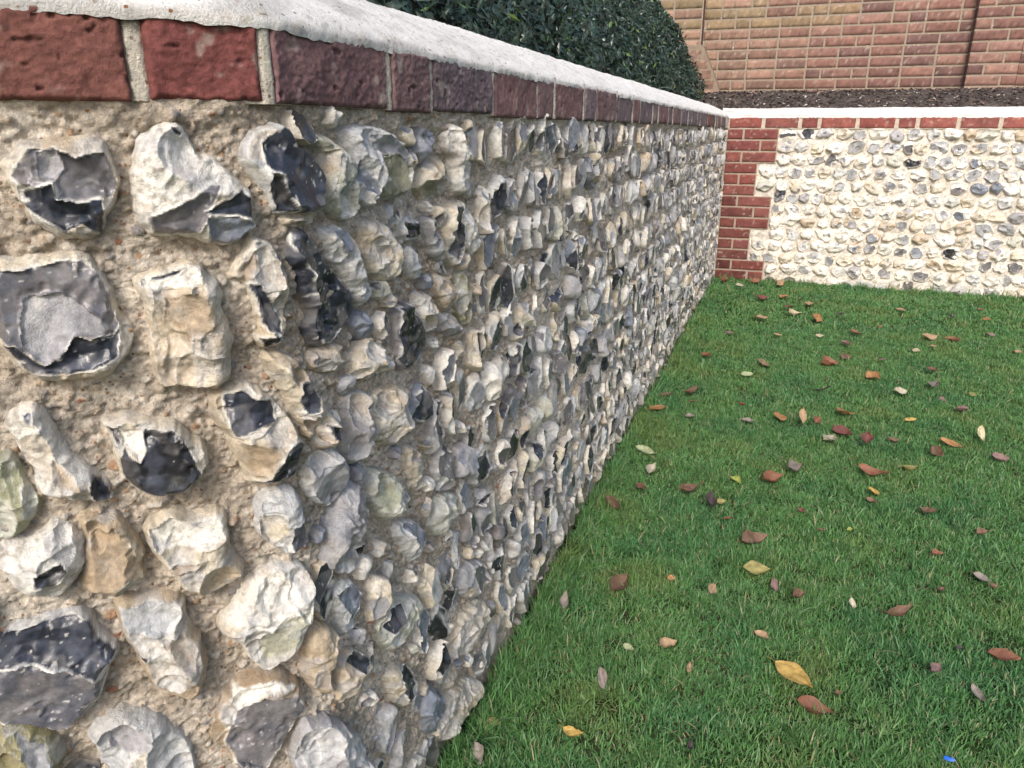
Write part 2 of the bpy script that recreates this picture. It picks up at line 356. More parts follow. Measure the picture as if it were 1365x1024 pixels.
# mortar surface level (offset from the brick face)
def mort(q, z, seed=0):
    return -.014 + .006 * fbm(q / .07, z / .05, 0, 11 + seed, 3) + (.0014 * fbm(q / .0048, z / .0036, 0, 83, 2) if seed == 0 else 0) + .0024 * fbm(q / .010, z / .007, 0, 23 + seed, 3) + .0022 * fbm(q / .022, z / .014, 0, 29 + seed, 2)

near_polys = []
def hero(item, k):
    base, hh, out, fac = item
    def conv(L):
        r = []
        for i in range(0, len(L), 2):
            h = NEAR.hit(L[i], L[i + 1])
            r.append(h)
        return np.array(r)
    P = conv(out)
    near_polys.append(P)
    P = chaikin(P, 1)
    size = min(np.ptp(P[:, 0]), np.ptp(P[:, 1]))
    res = .0013 if P[:, 0].mean() < .25 else .0018
    u = np.arange(P[:, 0].min() - .009, P[:, 0].max() + .009, res); v = np.arange(P[:, 1].min() - .009, P[:, 1].max() + .009, res)
    U, V = np.meshgrid(u, v, indexing='ij'); sh = U.shape; U = U.ravel(); V = V.ravel()
    sd = poly_sdf(U, V, P) + .0030 + .0018 * fbm(U / .012, V / .012, k, k, 2)
    mx = max(sd.max(), .004); w = min(mx * .95, .024)
    t = np.clip(sd / w, 0, 1); prof = (1 - (1 - t) ** 2.3) ** .62
    Ht = (.020 + .018 * hh * min(1, size / .07))
    Ht *= 1 - .18 * (P[:, 0].mean() > .03)
    h = -.020 + Ht * prof
    rc = np.random.default_rng(k + 500); un = (U - P[:, 0].mean()) / (np.ptp(P[:, 0]) / 2); vn_ = (V - P[:, 1].mean()) / (np.ptp(P[:, 1]) / 2)
    h += prof * Ht * .12 * fbm(U / .05, V / .05, k * 1.9, k + 44, 2)
    scar = np.zeros(len(U)); lip = np.zeros(len(U))
    for _ in range(7):
        an = rc.uniform(0, 6.28); dd = rc.uniform(.6, 1.1); ro = rc.uniform(.4, .8); hc = -.020 + Ht * rc.uniform(.35, .75)
        q2 = (un - dd * math.cos(an)) ** 2 + (vn_ - dd * math.sin(an)) ** 2
        sc = hc + (-.020 + Ht * 1.05 - hc) * q2 / ro ** 2 + .0008 * fbm(U / .012, V / .012, k, 8, 2)
        lip = np.maximum(lip, np.exp(-((h - sc + .0006) / .0009) ** 2)); 
        if rc.random() < .4: scar = np.maximum(scar, sm(0, .0008, h - sc))
        h = np.minimum(h, np.maximum(sc, -.020 + .25 * Ht * prof))
    h += prof * .0006 * fbm(U / .0035, V / .0035, k, k + 91, 2)
    h += prof * (.0050 * fbm(U / .032, V / .032, k * 1.3, k + 3, 2) + .0018 * fbm(U / .010, V / .010, k, k + 9, 2)) * min(1, size / .05)
    ridge = 1 - abs(fbm(U / .028, V / .028, k * 2.7, k + 70, 2)); h += prof * .0035 * sm(.75, 1, ridge) * min(1, size / .05)
    c = cortex(base, U, V, k, .55 if base in ('cream', 'white', 'buff') else .15); g = np.zeros(len(U))
    if base in DARKS: c = facet_col(base, U, V, k); g[:] = .7
    else:
        c = mix(c, facet_col(('grey', 'pale', 'lilac', 'buff')[k % 4], U, V, k + 2), scar * .55); g = np.maximum(g, scar * .35)
        c = mix(c, np.array((.86, .84, .78)), lip * .35)
    for j, (kind, L) in enumerate(fac):
        R = conv(L); s2 = poly_sdf(U, V, R) + .0009 * fbm(U / .006, V / .006, k + j, k + 31, 2)
        m = s2 > 0
        if m.sum() > 6:
            A = np.stack([U[m], V[m], np.ones(m.sum())], 1); co = np.linalg.lstsq(A, h[m], rcond=None)[0]
            plane = np.stack([U, V, np.ones(len(U))], 1) @ co
            rad = max(s2.max(), .003)
            conch = plane - .0050 * np.clip(s2 / rad, 0, 1) + .0016 * fbm(U / .02, V / .02, k * 5 + j, k + j, 2)
            if kind in DARKS: conch += .0009 * np.sin(np.hypot(U - R[0, 0], V - R[0, 1]) / .0028 + 2 * fbm(U / .02, V / .02, 1, j, 1))* sm(.0, .6, fbm(U/.025, V/.025, 3, k+j, 1))
            bl = sm(0, .0013, s2)
            h = h * (1 - bl) + np.minimum(conch, h + .001) * bl
            # rolled cortex lip beside the fracture
            h += .0016 * np.exp(-((s2 + .0010) / .0011) ** 2) * (sd > .002)
        fc = facet_col(kind, U, V, k + 7 * j) if kind in DARKS or kind in ('lilac', 'grey', 'tan', 'olive') else cortex(kind, U, V, k + j, .2)
        soft = kind in ('tan', 'green', 'buff', 'brown', 'olive', 'sage'); e = sm(-.0006, .0006, s2) if not soft else sm(-.003, .005, s2 + .003 * fbm(U / .009, V / .009, k, 6, 2)) * (.8 if kind != 'green' else .65)
        if kind in DARKS: c = mix(c, np.array((.82, .79, .72)), np.exp(-((s2 + .001) / .0012) ** 2) * .9 * sm(-.5, .5, fbm(U / .016, V / .016, k, 15, 2)))
        c = mix(c, fc, e); g = g * (1 - e) + e * (.95 if kind in DARKS else .45 if kind in ('tan', 'lilac', 'grey', 'olive') else .1)
    c = mix(c, np.array((.20, .18, .11)), (1 - sm(.0, .15, V + .04 * fbm(U / .05, V / .05, 1, 5, 2))) * .55)
    h = np.where(sd < 0, np.maximum(-.022 + sd * 2.5, -.03), h)
    # mortar smears up the edge
    mo = np.exp(-np.clip(sd, 0, 1) / .0018) * .6 * sm(-.2, .5, fbm(U / .015, V / .015, 5, k + 2, 2))
    c = mix(c, np.array((.50, .42, .32)), mo); g *= (1 - mo)
    Q = grid_quads(*sh); keep = (sd[Q] > -.0045).any(1); Q = Q[keep]
    used = np.unique(Q); remap = np.zeros(len(U), int); remap[used] = np.arange(len(used))
    W3 = NEAR.at(U[used], h[used], V[used])
    o = mesh_obj("flint", W3, remap[Q], None, np.concatenate([c, g[:, None]], 1)[used], M_FLINT, near_root)
    o.data.set_sharp_from_angle(angle=math.radians(40)); return o
LBL = {0: "frost-grey split flint with navy lower face", 1: "largest white flint with black fractured corner", 9: "long navy flint split clean", 25: "big smoky grey square flint", 26: "tall cream bone-shaped flint",
       28: "cream flint with two black windows and a tan one", 30: "white bone-shaped flint", 31: "round black flint with white flap", 47: "white lump flint stained green", 49: "wide dark shattered flint", 52: "smoky flint with tan edge"}
nflint = 0
for k, it in enumerate(H):
    o = hero(it, k + 1); nflint += 1
    if k in LBL: o["label"] = LBL[k]

# ------------------------------------------------------------------ generated flints
def gen_flint(path, s0, z0, a, b, Ht, M, K, kind, sd, base_off=-.018):
    r = np.random.default_rng(sd)
    th = np.linspace(0, 2 * np.pi, M, endpoint=False)
    # angular outline: a convex polygon with a bite or two
    R = np.full(M, 1.28)
    nside = r.integers(5, 9); a0 = r.uniform(0, 6.28)
    for k in range(nside):
        an = a0 + (k + r.uniform(-.32, .32)) * 2 * np.pi / nside; dd = r.uniform(.80, 1.04); cs = np.cos(th - an)
        R = np.where(cs > .2, np.minimum(R, dd / np.maximum(cs, .2)), R)
    if r.random() < .45:
        an = r.uniform(0, 6.28); R = R * (1 - r.uniform(.12, .34) * np.exp(-((np.angle(np.exp(1j * (th - an)))) / .38) ** 2))
    for kk in range(3, 8): R = R * (1 + r.normal(0, .10 / kk) * np.cos(kk * th + r.uniform(0, 6.28)))
    rot = r.normal(0, .3)
    rho = np.concatenate([[.0], np.linspace(1 / K, 1, K) ** .8, [1.03]])
    RR, TH = np.meshgrid(rho, np.arange(M), indexing='ij')
    x = (RR * (R * np.cos(th))[TH]) * a; y = (RR * (R * np.sin(th))[TH]) * b
    x, y = x * math.cos(rot) - y * math.sin(rot), x * math.sin(rot) + y * math.cos(rot)
    rr = np.clip(RR, 0, 1).ravel(); X = x.ravel() + s0; Y = y.ravel() + z0; xn = x.ravel() / a; yn = y.ravel() / b
    prof = (1 - rr ** 5) ** .5
    base, facs = kind
    tilt = r.normal(0, .20, 2)
    h = Ht * prof * np.clip(1 + tilt[0] * xn + tilt[1] * yn, .45, 1.5)
    h = h + prof * Ht * .20 * fbm(X / (a * .9), Y / (b * .9), sd * .1, sd % 97, 2)
    c = cortex(base, X, Y, sd % 113, .4 if base in ('cream', 'white', 'buff') else .1) if base not in DARKS else facet_col(base, X, Y, sd % 101)
    g = np.full(len(X), .75 if base in DARKS else 0.1)
    lim = (rr < .99)
    # conchoidal scars bitten out of the shoulders
    for _ in range(r.integers(2, 6)):
        an = r.uniform(0, 6.28); d = r.uniform(.65, 1.15); ro = r.uniform(.45, .85); hc = Ht * r.uniform(.25, .65)
        q2 = (xn - d * math.cos(an)) ** 2 + (yn - d * math.sin(an)) ** 2
        sc = hc + (Ht * 1.05 - hc) * q2 / ro ** 2 + .0006 * fbm(X / .012, Y / .012, sd * .4, sd % 67, 2)
        df = h - sc; m = sm(0, .0008, df) * lim
        h = np.where(lim, np.minimum(h, sc), h)
        if r.random() < (.45 if path is NEAR else .15):
            fk = str(r.choice(['grey', 'lilac', 'blue', 'smoke', 'pale', 'navy'] if path is NEAR else ['grey', 'lilac', 'pale'])); c = mix(c, facet_col(fk, X, Y, (sd + 9) % 103), m); g = g * (1 - m) + m * (.9 if fk in DARKS else .4)
    if K > 9: h = h + prof * .0009 * fbm(X / .006, Y / .006, sd * .3, sd % 89, 2)
    # a broad knapped face with a thin pale rind round it
    for fi, fk in enumerate(facs[:2] if a > .016 else []):
        cut = Ht * r.uniform(.58, .86) if fi == 0 else Ht * r.uniform(.45, .75)
        gx, gy = r.normal(0, .30, 2) if fi == 0 else r.normal(0, .8, 2)
        pl = cut * (1 + gx * xn + gy * yn) - Ht * .10 * (1 - xn ** 2 - yn ** 2) + .0010 * fbm(X / .014, Y / .014, sd * .2, sd % 71, 2)
        edge = .90 + .07 * fbm(xn * 1.6, yn * 1.6, sd * .7 + fi, sd % 61, 2) if fi == 0 else .99
        off = 0 if fi == 0 else r.uniform(.2, .5)
        df = np.minimum(h - pl, (edge - rr) * a * .9) if fi == 0 else h - pl - off * Ht * .1
        m = sm(-.0001, .0006, df) * lim
        rim = np.exp(-((df + .0010) / .0012) ** 2) * lim
        c = mix(c, np.array((.84, .81, .74)), rim * .75 * sm(-.6, .4, fbm(X / .02, Y / .02, sd * .5, 31, 2)))
        h = np.where(m > .5, np.minimum(h, pl + 0 * h), h)
        c = mix(c, facet_col(fk, X, Y, (sd + 3 + fi) % 103), m); g = g * (1 - m) + m * (.95 if fk in DARKS else .5)
    mo = sm(.82, 1.0, rr) * .35 * sm(-.2, .6, fbm(X / .02, Y / .02, 4, sd % 53, 2)); c = mix(c, np.array((.46, .39, .30)), mo)
    c = mix(c, np.array((.20, .18, .11)), (1 - sm(.0, .15, Y + .04 * fbm(X / .05, Y / .05, 1, 5, 2))) * (.55 if path is NEAR else .35))
    h = np.maximum(h, Ht * .10) + base_off
    h[rr >= .999] = base_off - .008
    V3 = path.at(X, h, Y)
    nr = len(rho)
    i = np.arange(1, nr - 1)[:, None]; j = np.arange(M)[None, :]
    q = np.stack([i * M + j, i * M + (j + 1) % M, (i + 1) * M + (j + 1) % M, (i + 1) * M + j], -1).reshape(-1, 4)[:, ::-1]
    t = np.stack([np.zeros(M, int), M + (np.arange(M) + 1) % M, M + np.arange(M)], -1)
    return V3, q, t, np.concatenate([c, g[:, None]], 1)
def rand_kind(r, pale=False):
    u = r.random()
    base = r.choice(['white', 'cream', 'pale', 'lilac', 'buff', 'sage', 'grey', 'blue', 'smoke'], p=[.27, .20, .14, .08, .07, .05, .08, .06, .05] if not pale else [.58, .24, .07, .02, .05, .02, .01, .005, .005])
    nf = r.choice([0, 1, 2, 3], p=[.15, .46, .31, .08] if not pale else [.62, .28, .09, .01])
    pool = ['navy', 'black', 'smoke', 'blue', 'grey', 'lilac', 'tan', 'pale']
    facs = [str(x) for x in r.choice(pool, nf, p=[.32, .14, .18, .18, .07, .05, .02, .04] if not pale else [.03, .02, .12, .12, .24, .20, .02, .25])]
    return str(base), facs

near_boxes = [(p[:, 0].min(), p[:, 0].max(), p[:, 1].min(), p[:, 1].max()) for p in near_polys]
def blocked(q, z, a, b):
    for p, (x0, x1, y0, y1) in zip(near_polys, near_boxes):
        if q + a < x0 or q - a > x1 or z + b < y0 or z - b > y1: continue
        pts = np.array([[q, z], [q - a * .75, z], [q + a * .75, z], [q, z - b * .75], [q, z + b * .75], [q - a * .5, z - b * .5], [q + a * .5, z + b * .5], [q - a * .5, z + b * .5], [q + a * .5, z - b * .5]])
        if (poly_sdf(pts[:, 0], pts[:, 1], p) > 0).any(): return True
        if x0 > q - a and x1 < q + a and y0 > z - b and y1 < z + b: return True
    return False
cand = []
r = np.random.default_rng(21)
for row in range(14):
    zc0 = .066 + row * .0815
    q = -1.4 + r.uniform(0, .05)
    while q < 4.97:
        a = r.uniform(.017, .034); bb = r.uniform(.034, .043)
        if zc0 > .066 + 12.5 * .0815: break
        zr = (zb_near(q) - .047) - (12 - row) * .0815
        zz = zr + r.normal(0, .006) + .008 * math.sin(q * 2 + row)
        qq = q + a
        q += 2 * a + r.uniform(.002, .012)
        if zz < .0: continue
        if qq < .75 and blocked(qq, zz, a, bb):
            # try a smaller stone in the gap
            ok = False
            for t in range(14):
                a2 = r.uniform(.010, .024); b2 = a2 * r.uniform(.8, 1.5)
                q3 = qq + r.uniform(-.035, .035); z3 = zz + r.uniform(-.035, .035)
                if not blocked(q3, z3, a2 * 1.25, b2 * 1.25) and all(abs(q3 - c[0]) > (a2 + c[2]) * .95 or abs(z3 - c[1]) > (b2 + c[3]) * .95 for c in cand if abs(c[0] - q3) < .12):
                    a, bb, qq, zz = a2, b2, q3, z3; ok = True; break
            if not ok: continue
            if qq < .0: continue
        cand.append((qq, zz, a, bb))
# small galleting stones pressed into gaps of the receding face
for t in range(520):
    qq = .25 + 3.0 * r.random() ** 1.3; zz = r.uniform(.03, 1.02); a2 = r.uniform(.008, .015); b2 = a2 * r.uniform(.8, 1.4)
    if qq < .75 and blocked(qq, zz, a2 * 1.3, b2 * 1.3): continue
    if all(abs(qq - c[0]) > (a2 + c[2]) * .92 or abs(zz - c[1]) > (b2 + c[3]) * .92 for c in cand if abs(c[0] - qq) < .08): cand.append((qq, zz, a2, b2))
def dist_near(q, z):
    p = NEAR.at(np.array([q]), 0, z)[0]; return math.dist(p, (0, 0, CAM_Z)), p
def inview(p):
    v = p - np.array([0, 0, CAM_Z]); f = v[1] * cp - v[2] * sp_; d = -(v[1] * sp_ + v[2] * cp)
    return f > .05 and -20 < CX + FPX * v[0] / f < 1385 and -20 < CY + FPX * d / f < 1044
info = []
for i, (q, z, a, b) in enumerate(cand):
    d, p = dist_near(q, z); view = p[:2] / np.linalg.norm(p[:2])
    nrm = np.array([np.interp(q, NEAR.s, NEAR.N[:, 0]), np.interp(q, NEAR.s, NEAR.N[:, 1])])
    foreshort = abs(view @ nrm)
    info.append((a * b * foreshort / d ** 2 if inview(p) else 0, d))
order = np.argsort([-x[0] for x in info]); own = set(order[:100 - nflint].tolist())
acc = Acc()
for i, (q, z, a, b) in enumerate(cand):
    d = info[i][1]; big = a > .02
    M, K = (80, 30) if d < 1.15 and big else (44, 15) if d < 2.0 and big else (28, 9) if d < 3.2 or not big else (20, 7)
    if not big and d > 1.5: M, K = 14, 5
    ext = r.uniform(.023, .036) if big else r.uniform(.016, .022)
    if d > 2: ext *= .9
    kd = rand_kind(r)
    g = gen_flint(NEAR, q, z, a, b, ext, M, K, kd, 1000 + i)
    if i in own: mesh_obj("flint", g[0], g[1], g[2], g[3], M_FLINT, near_root).data.set_sharp_from_angle(angle=math.radians(32))
    else: acc.add(g[0], g[1], g[2], g[3])
o = acc.obj("flint_facing", M_FLINT, near_root); o.data.set_sharp_from_angle(angle=math.radians(30)); o["kind"] = "stuff"; o["label"] = "smaller and more distant flints set in rows along the receding wall face"

# ------------------------------------------------------------------ mortar of the near wall
def mortar_mesh(path, qs, zs_n, zb, seed, colA, colB, pebbles, name, root, mat, back=.32, dirt=True):
    zz = np.linspace(-.03, 1, zs_n)
    Qg, Tg = np.meshgrid(qs, zz, indexing='ij'); sh = Qg.shape
    top = zb(Qg) + .004
    Z = -.03 + (Tg + .03) / 1.03 * (top + .03)
    h = mort(Qg, Z, seed) - .004 * sm(.0, .02, 0)
    h += .006 * sm(top - .035, top, Z)
    c = mix(np.array(colA) * np.ones(sh + (3,)), np.array(colB), (sm(-.5, .7, fbm(Qg / .11, Z / .09, 0, 61 + seed, 3))))
    gr = fbm(Qg / .0045, Z / .0034, 0, 83, 2)[..., None]; c = c * (1 + .34 * gr) * (1 + .15 * fbm(Qg / .02, Z / .012, 0, 71 + seed, 2)[..., None])
    if dirt:
        c = mix(c, np.array((.20, .16, .115)), sm(.12, .0, Z - .05 * fbm(Qg / .1, Z / .1, 2, 3, 2)) * 0 + (1 - sm(.0, .16, Z + .06 * fbm(Qg / .1, Z / .1, 2, 3, 2))) * .6)
    rr = np.random.default_rng(seed + 5)
    for _ in range(pebbles):
        q0 = rr.uniform(qs[0] if qs[0] > -.5 else -.5, .8); z0 = rr.uniform(.15, 1.1); R = rr.choice([.0022, .003, .004, .006], p=[.45, .32, .17, .06])
        i0 = np.searchsorted(qs, q0 - R); i1 = np.searchsorted(qs, q0 + R) + 1
        zc = Z[min(i0, sh[0] - 1)]; j0 = np.searchsorted(zc, z0 - R); j1 = np.searchsorted(zc, z0 + R) + 1
        if i1 - i0 < 1 or j1 - j0 < 1 or i1 >= sh[0]: continue
        dd = ((Qg[i0:i1, j0:j1] - q0) / R) ** 2 + ((Z[i0:i1, j0:j1] - z0) / (R * rr.uniform(.6, 1))) ** 2
        m = dd < 1
        h[i0:i1, j0:j1] += np.where(m, np.sqrt(np.clip(1 - dd, 0, 1)) * R * .9, 0)
        pc = np.array([(.48, .41, .33), (.62, .56, .48), (.28, .26, .25), (.42, .27, .17), (.36, .18, .11), (.52, .43, .33)][rr.choice(6, p=[.33, .24, .07, .08, .02, .26])])
        c[i0:i1, j0:j1][m] = pc
    # pits
    for _ in range(pebbles // 14):
        q0 = rr.uniform(-.5, .8); z0 = rr.uniform(.15, 1.1); R = rr.uniform(.003, .008)
        i0 = np.searchsorted(qs, q0 - R); i1 = np.searchsorted(qs, q0 + R) + 1
        j0 = np.searchsorted(Z[min(i0, sh[0] - 1)], z0 - R); j1 = np.searchsorted(Z[min(i0, sh[0] - 1)], z0 + R) + 1
        if i1 >= sh[0] or i1 <= i0: continue
        dd = ((Qg[i0:i1, j0:j1] - q0) ** 2 + (Z[i0:i1, j0:j1] - z0) ** 2) / R ** 2
        h[i0:i1, j0:j1] -= np.clip(1 - dd, 0, 1) * R * .9
    A = Acc()
    V3 = path.at(Qg.ravel(), h.ravel(), Z.ravel())
    A.add(V3, grid_quads(*sh)[:, ::-1][:, ::-1], None, c.reshape(-1, 3))
    # rear face, ends and top of the core
    qb = np.linspace(qs[0], qs[-1], 160); zt = zb(qb) + .06
    B = [path.at(qb, -.035, zb(qb) + .002), path.at(qb, -.035, zt), path.at(qb, -back, zt), path.at(qb, -back, -.03)]
    Vb = np.stack(B, 1).reshape(-1, 3); A.add(Vb, grid_quads(160, 4), None, np.array(colA) * np.ones((len(Vb), 3)))
    for e in (0, -1):
        cap = np.array([path.at(qb[[e]], -.01, -.03)[0], path.at(qb[[e]], -.01, zt[e])[0], path.at(qb[[e]], -back, zt[e])[0], path.at(qb[[e]], -back, -.03)[0]])
        A.add(cap, [[0, 1, 2, 3]], None, np.array(colA) * np.ones((4, 3)))
    return A.obj(name, mat, root)
qs = [-1.5]
while qs[-1] < 5.03:
    q = qs[-1]
    qs.append(q + (.012 if q < -.48 else .0016 if q < .35 else .0016 + (q - .35) * .0050))
mortar_mesh(NEAR, np.array(qs), 660, zb_near, 0, (.47, .40, .32), (.64, .57, .48), 9000, "mortar", near_root, M_MORTAR)
mortar_mesh(FAR, np.arange(-.25, 5.15, .012), 110, zb_far, 3, (.55, .505, .44), (.66, .615, .545), 0, "mortar", far_root, M_MORTARF, dirt=False)

# ------------------------------------------------------------------ bricks laid along a curve
def brick_patch(path, s0, s1, z0, z1, res, seed, off, base, A, slope=0.0, flat=None):
    nu = max(4, int((s1 - s0) / res)); nv = max(4, int((z1 - z0) / res))
    e1 = .0022 if res > .004 else .0012
    u = np.concatenate([[s0], np.linspace(s0 + e1, s1 - e1, nu), [s1]]); v = np.concatenate([[z0], np.linspace(z0 + e1, z1 - e1, nv), [z1]]); nu += 2; nv += 2; U, V = np.meshgrid(u, v, indexing='ij')
    rag = .0016 * fbm(U / .012, V / .012, seed, seed % 50, 2)
    d = np.minimum(np.minimum(U - s0, s1 - U), np.minimum(V - z0, z1 - V)) + rag
    h = off - .008 * (1 - sm(-.002, .0045, d)) + .0016 * fbm(U / .03, V / .03, seed, seed % 47, 2) + (.0008 * fbm(U / .006, V / .004, seed, 5, 2) if res < .004 else 0)
    pit = sm(.66, .9, fbm(U / .012, V / .009, seed * .7, 19, 2)); h -= .0028 * pit
    if res > .004: h = np.maximum(h, off - .002)
    edge = (U == s0) | (U == s1) | (V == z0) | (V == z1); h = np.where(edge, off - .014, h)
    Vz = V + slope * (U - s0)
    c = np.array(base) * np.ones(U.shape + (3,))
    n = fbm(U / .05, V / .03, seed, 33, 3); n2 = fbm(U / .008, V / .008, seed, 35, 2)
    c = mix(c, np.array(base) * np.array((1.22, 1.22, 1.15)), sm(0, .8, n) * .7); c = mix(c, np.array(base) * .65, sm(.1, .9, -n) * .5)
    c = c * (1 + .15 * n2[..., None]); c = mix(c, np.array(base) * .45, pit * .7)
    c = mix(c, np.array((.55, .48, .40)), sm(.5, .9, fbm(U / .02, V / .02, seed, 77, 3)) * .35)
    if flat is None: P = path.at(U.ravel(), h.ravel(), Vz.ravel())
    else:   # plane brick face: straight chord between its two ends
        e = path.at(np.array([s0, s1]), 0, 0); t = ((U - s0) / (s1 - s0)).ravel()[:, None]
        dr = (e[1] - e[0])[:2]; dr /= np.linalg.norm(dr); nn = np.array([dr[1], -dr[0], 0])
        P = e[0] * (1 - t) + e[1] * t + nn * h.ravel()[:, None]; P[:, 2] = Vz.ravel()
    A.add(P, grid_quads(nu, nv), None, c.reshape(-1, 3))
A = Acc(); r = np.random.default_rng(4)
RED = [(.165, .068, .055), (.155, .052, .047), (.205, .125, .125), (.180, .132, .140), (.225, .125, .122), (.195, .137, .142), (.175, .128, .138)]  # receding bricks' tones purplish, lightened with sky sheen painted into the colour
bl = []
q = -.112 * 12
while q < -.01: bl.append((q + .007, q + .105)); q += .112
bl += [(.006, .213), (.225, .325), (.337, .548)]
q = .56; pat = [0, 1, 0, 1, 0, 0, 1]; i = 0
while q < 4.8:
    L = .213 if pat[i % 7] == 0 else .1; bl.append((q, q + L)); q += L + .011; i += 1
joints = Acc()
for i, (a, b) in enumerate(bl):
    k = i - 10
    base = (.165, .068, .056) if b < -.12 else RED[1] if b < 0 and b > -.02 else RED[0] if b < 0 else (.190, .108, .108) if i == 12 else RED[2 + r.integers(0, 5)]
    if r.random() < .16 and a > .6: base = (.20, .085, .07)
    base = tuple(np.array(base) * r.uniform(.9, 1.1))
    zz = float(zb_near(a)); dd = .0015 if a < .5 else .003 if a < 1.5 else .008
    brick_patch(NEAR, a, b, zz - .002 + r.normal(0, .0012), zz + .070 + r.normal(0, .0015), dd, 300 + i, .002 + r.normal(0, .001), base, A, slope=-.009 * (a > 0), flat=True)
A.obj("brick_course", M_BRICK, near_root)
# joint mortar between the bricks of the course
qj = np.array([x for x in np.arange(-1.4, 1.2, .0025)] + [x for x in np.arange(1.2, 5.0, .003)]); vj = np.linspace(0, 1, 24)
Qj, Vj = np.meshgrid(qj, vj, indexing='ij'); Zj = zb_near(Qj) - .001 + Vj * .077
gap = np.ones(Qj.shape)
for a_, b_ in bl: gap *= 1 - (sm(a_ - .001, a_ + .0015, Qj) * (1 - sm(b_ - .0015, b_ + .001, Qj)))
hj = -.0085 + .0095 * gap * np.clip(Qj * 30, .55, 1) + .0012 * fbm(Qj / .008, Zj / .008, 0, 3, 2) + .004 * (sm(-.03, .0, Qj) * (1 - sm(.0, .03, Qj)))
cj = np.array((.60, .55, .46)) * (1 + .12 * fbm(Qj / .005, Zj / .005, 0, 9, 2)[..., None])
mesh_obj("brick_joint", NEAR.at(Qj.ravel(), hj.ravel(), Zj.ravel()), grid_quads(*Qj.shape), None, cj.reshape(-1, 3), M_MORTAR, near_root)

# ------------------------------------------------------------------ coping
def coping(path, qs, zb, a, b, root, seed, base, dirty=.0):
    ph = np.concatenate([[-.12], np.arccos(np.linspace(1, -1, 90)), [math.pi + .1]])
    Qg, Pg = np.meshgrid(qs, ph, indexing='ij')
    jag = .0020 * fbm(Qg / .04, 0 * Qg, 0, seed, 3) + .0012 * fbm(Qg / .008, 0 * Qg, 0, seed + 2, 2)
    off = -a + .003 + (a) * np.cos(np.clip(Pg, 0, math.pi)); tt = np.clip(-(off - .003), 0, 2 * a); z = zb(Qg) + .069 + b * np.clip(np.minimum(tt, 2 * a - tt) / (a * .88), 0, 1) ** .72
    z = z + np.where(Pg < 0, -.007 + jag, 0); off = off + np.where(Pg < 0, -.0015, 0)
    z = np.where(Pg > math.pi, z - .05, z)
    n = .0026 * fbm(Qg / .11, Pg * a / .06, 0, seed + 4, 3) + (.0018 if root is far_root else .0008) * fbm(Qg / .009, Pg * a / .009, 0, seed + 6, 3)
    off = off + n * np.cos(Pg) ; z = z + n * np.abs(np.sin(Pg)) + np.where((Pg >= 0) & (Pg < .15), jag, 0)
    c = np.array(base) * (1 + .08 * fbm(Qg / .03, Pg * a / .03, 0, seed + 9, 3)[..., None])
    c = mix(c, np.array(base) * .68, sm(-.1, .8, fbm(Qg / .10, Pg * a / .07, 0, seed + 21, 4)) * (.75 * (1 - sm(.1, .9, Qg)) + .25))
    c = mix(c, np.array((.42, .40, .36)), sm(.55, .9, fbm(Qg / .007, Pg * a / .007, 0, seed + 23, 2)) * .6)
    c = mix(c, np.array((.45, .36, .25)), sm(.35, .9, fbm(Qg / .018, Pg * a / .018, 0, seed + 13, 2)) * .35 * (1 - sm(.1, .7, Pg)))
    return mesh_obj("coping", path.at(Qg.ravel(), off.ravel(), z.ravel()), grid_quads(*Qg.shape), None, c.reshape(-1, 3), M_COPE, root)
coping(NEAR, np.concatenate([np.arange(-1.5, -.4, .01), np.arange(-.4, 1.2, .0035), np.arange(1.2, 5.045, .012)]), zb_near, .150, .080, near_root, 3, (.90, .87, .82))
coping(FAR, np.arange(-.05, 5.15, .012), zb_far, .15, .058, far_root, 8, (.84, .82, .78))

# ------------------------------------------------------------------ far wall: brick course, quoin, flints
A = Acc(); r = np.random.default_rng(14)
REDF = [(.225, .070, .058), (.25, .085, .070), (.19, .062, .055), (.215, .078, .067)]
q = .01; i = 0; pat = [0, 0, 1, 0, 0, 1, 0, 0]
while q < 5.0:
    L = .213 if pat[i % 8] == 0 else .1
    brick_patch(FAR, q, q + L, zb_far(0) - .002, zb_far(0) + .068, .008, 600 + i, .002, REDF[r.integers(0, 4)], A); q += L + .022; i += 1
A.obj("brick_course", M_BRICKF, far_root)
A = Acc()
edges = []
for row in range(14):
    z1 = float(zb_far(0)) - .010 - row * .0755; z0 = z1 - .065
    wide = (row // 3) % 2 == 0
    if wide: parts = [(.004, .104), (.116, .335)] if row % 2 == 0 else [(.004, .222), (.234, .335)]
    else: parts = [(.004, .218)] if row % 2 == 1 else [(.004, .100), (.112, .218)]
    edges.append((z0, z1, parts[-1][1]))
    for j, (a, b) in enumerate(parts):
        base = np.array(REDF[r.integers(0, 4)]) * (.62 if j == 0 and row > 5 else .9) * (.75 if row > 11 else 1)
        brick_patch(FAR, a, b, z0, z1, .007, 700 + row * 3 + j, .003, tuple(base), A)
A.obj("quoin", M_BRICKF, far_root)
